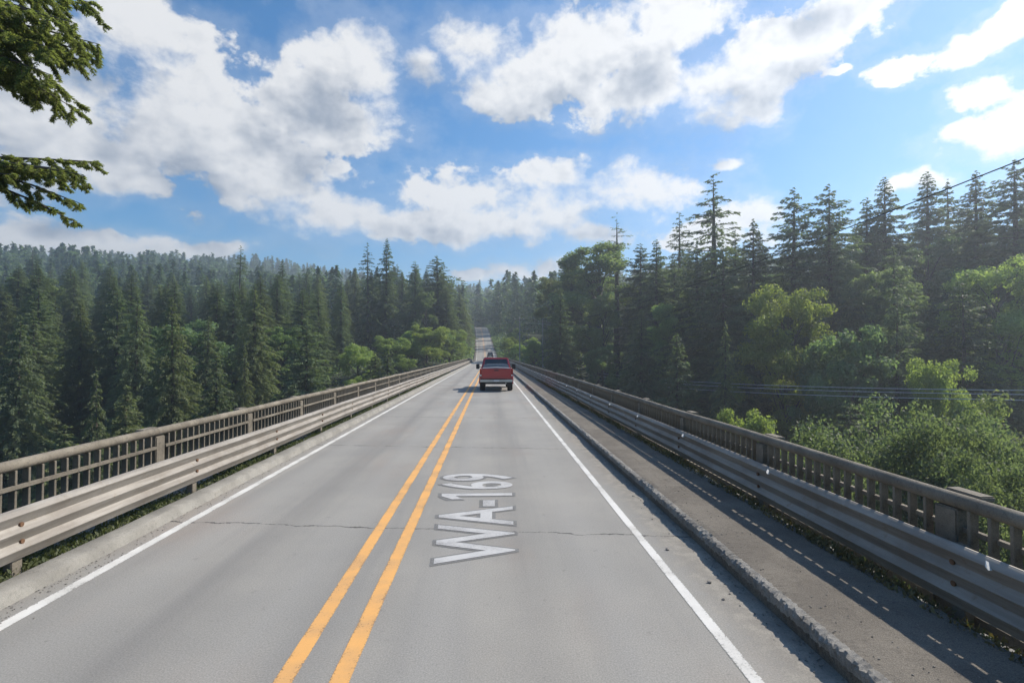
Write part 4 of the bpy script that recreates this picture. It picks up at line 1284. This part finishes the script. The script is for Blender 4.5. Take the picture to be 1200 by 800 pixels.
# ------------------------------------------------------------------ the near fir whose boughs hang into the view at top left
def near_fir():
    r = np.random.default_rng(71)
    bx, by = -12.2, 8.6
    zb = float(terrain(bx, by))
    root = tag(empty('fir_tree', (bx, by, zb)), 'near fir whose drooping boughs hang into the sky at top left', 'conifer')
    O = np.array([bx, by, zb])
    V = []; T = []; wood = MB()
    def needles(a, b, n, ln):
        a = np.asarray(a); b = np.asarray(b)
        ax = (b - a) / (np.linalg.norm(b - a) + 1e-6)
        t = r.random(n)
        c0 = a + (b - a) * t[:, None]
        d = r.normal(0, 1, (n, 3)); d -= (d @ ax)[:, None] * ax; d = unit(d); d[:, 2] *= .45
        d = unit(d + ax * .75)
        L = ln * r.uniform(.7, 1.25, n)
        v, _ = slivers(c0 + d * (L * .5)[:, None], d, r.normal(0, 1, (n, 3)), L, L * .24, False)
        V.append(v); T.append(np.clip(r.normal(.5, .22, n) , 0, 1))
    def bough(p0, p1, sag, spread, ntw, dens=1.0, hang=.5):
        p0 = np.asarray(p0, float); p1 = np.asarray(p1, float)
        Ln = np.linalg.norm(p1 - p0)
        f = lambda t: p0 + (p1 - p0) * t + np.array([0, 0, sag * 4 * t * (1 - t)])
        pts = [f(t) for t in np.linspace(0, 1, 9)]
        wood.tube([tuple(p - O) for p in pts], list(np.linspace(.012 + .012 * Ln, .004, 9)), 6, False)
        ax = (p1 - p0) / Ln
        sd = np.cross(ax, (0, 0, 1)); sd /= np.linalg.norm(sd) + 1e-6
        for i in range(ntw):
            t = .12 + .88 * (i + r.random()) / ntw
            a = f(min(t, 1.0)); s = 1 if i % 2 else -1
            l = spread * (1.15 - .75 * t) * r.uniform(.6, 1.2)
            dirv = ax * r.uniform(.35, .9) + sd * s * r.uniform(.3, 1.0) + np.array([0, 0, -hang * r.uniform(.1, 1.2)])
            dirv /= np.linalg.norm(dirv)
            b = a + dirv * l
            mid = a + dirv * l * .5 + np.array([0, 0, .03 * l]); b[2] -= .12 * l
            wood.tube([tuple(q - O) for q in (a, mid, b)], [.005, .004, .002], 4, False)
            needles(a, mid, int(260 * dens * l) + 8, .046); needles(mid, b, int(260 * dens * l) + 8, .044)
            for k in range(int(5 + 20 * l)):
                u = r.uniform(.15, 1); q = a + (b - a) * u
                s2 = np.cross(dirv, (0, 0, 1)) * r.choice([-1, 1])
                d2 = dirv * r.uniform(.4, .9) + s2 * r.uniform(.3, .9) + np.array([0, 0, -hang * r.uniform(.0, .9)])
                d2 /= np.linalg.norm(d2); l2 = l * r.uniform(.18, .42) * (1.2 - .5 * u)
                needles(q, q + d2 * l2, int(430 * dens * l2) + 8, .044)
    tr = lambda z: np.array([bx, by, z])
    # boughs that reach into the view
    A = lambda px, py, Y: at(px, py, Y)
    for (z0, px, py, Y, sag, spread, ntw, hang) in [
            (7.9, 116, 52, 7.9, .20, .80, 60, .8), (8.6, 108, 4, 8.4, .2, .85, 60, .8), (7.7, 88, 128, 7.6, .50, .80, 60, .9),
            (7.6, 74, 110, 7.9, .3, .85, 60, .8), (9.0, 60, -5, 7.8, .2, .9, 50, .8), (7.4, 25, 84, 7.3, .25, .8, 50, .8),
            (7.8, 98, 72, 7.5, .30, .80, 56, .9), (8.2, 90, 28, 7.3, .25, .85, 56, .8), (8.2, 50, 40, 7.6, .25, .9, 56, .8), (8.0, 14, 40, 7.0, .25, .9, 46, .8), (7.7, 108, 64, 7.7, .3, .65, 50, .9),
            (7.8, 70, 60, 7.2, .25, .9, 56, .8), (8.0, 60, 20, 7.0, .25, .9, 50, .8), (7.5, 40, 100, 7.5, .3, .8, 50, .9), (7.5, 60, 88, 7.0, .3, .8, 50, .9),
            (5.05, 117, 190, 7.8, .12, .50, 60, .5), (5.0, 92, 262, 7.8, .60, .42, 60, 1.0), (5.0, 105, 216, 8.0, .35, .45, 56, .9),
            (5.05, 50, 198, 7.4, .10, .40, 40, .6), (5.0, 98, 240, 7.6, .50, .42, 56, 1.0), (5.05, 84, 200, 7.6, .2, .50, 50, .9), (5.0, 98, 205, 7.3, .28, .45, 50, .9), (5.0, 20, 205, 7.0, .1, .4, 36, .9)]:
        bough(tr(z0), A(px, py, Y), sag, spread, ntw, 1.0, hang)
    # the rest of the tree, outside the view
    for i in range(58):
        z = zb + 4 + 22 * (i / 58.0); a = 2.4 * i
        l = 4.6 * (1 - (i / 62.0)) + .4
        dx, dy = math.cos(a), math.sin(a)
        if dx > .15: dx = -dx * .5
        bough(tr(z), np.array([bx + dx * l, by + dy * l * .9, z - .9 - .12 * l]), .25, .9, 10, .30, .6)
    wood.tube([(0, 0, -1), (0, 0, 8), (0, 0, 18), (0, 0, 27.5)], [.36, .30, .16, .03], 14)
    v = np.concatenate(V) - O
    obj('crown', np_mesh('crown', v, 4, np.concatenate(T)), M_NEAR, root)
    obj('trunk', wood.mesh('trunk', smooth=True), M_BARK, root)
    print('NEAR needles', len(v) // 4)
near_fir()

# ------------------------------------------------------------------ air
def haze():
    m = bpy.data.materials.new('haze_air'); m.use_nodes = True
    g = NT(m.node_tree)
    v = g.n('ShaderNodeVolumePrincipled', {'Color': (0.80, 0.88, 1.0, 1), 'Density': HAZE_DENSITY, 'Anisotropy': 0.55})
    g.n('ShaderNodeOutputMaterial', {'Volume': v.outputs[0]})
    m.cycles.homogeneous_volume = True
    tag(obj('haze', MB().box(-2300, 2300, -420, 3300, -60, 175).mesh('haze'), m), kind='stuff')
if HAZE_DENSITY > 0:
    haze()
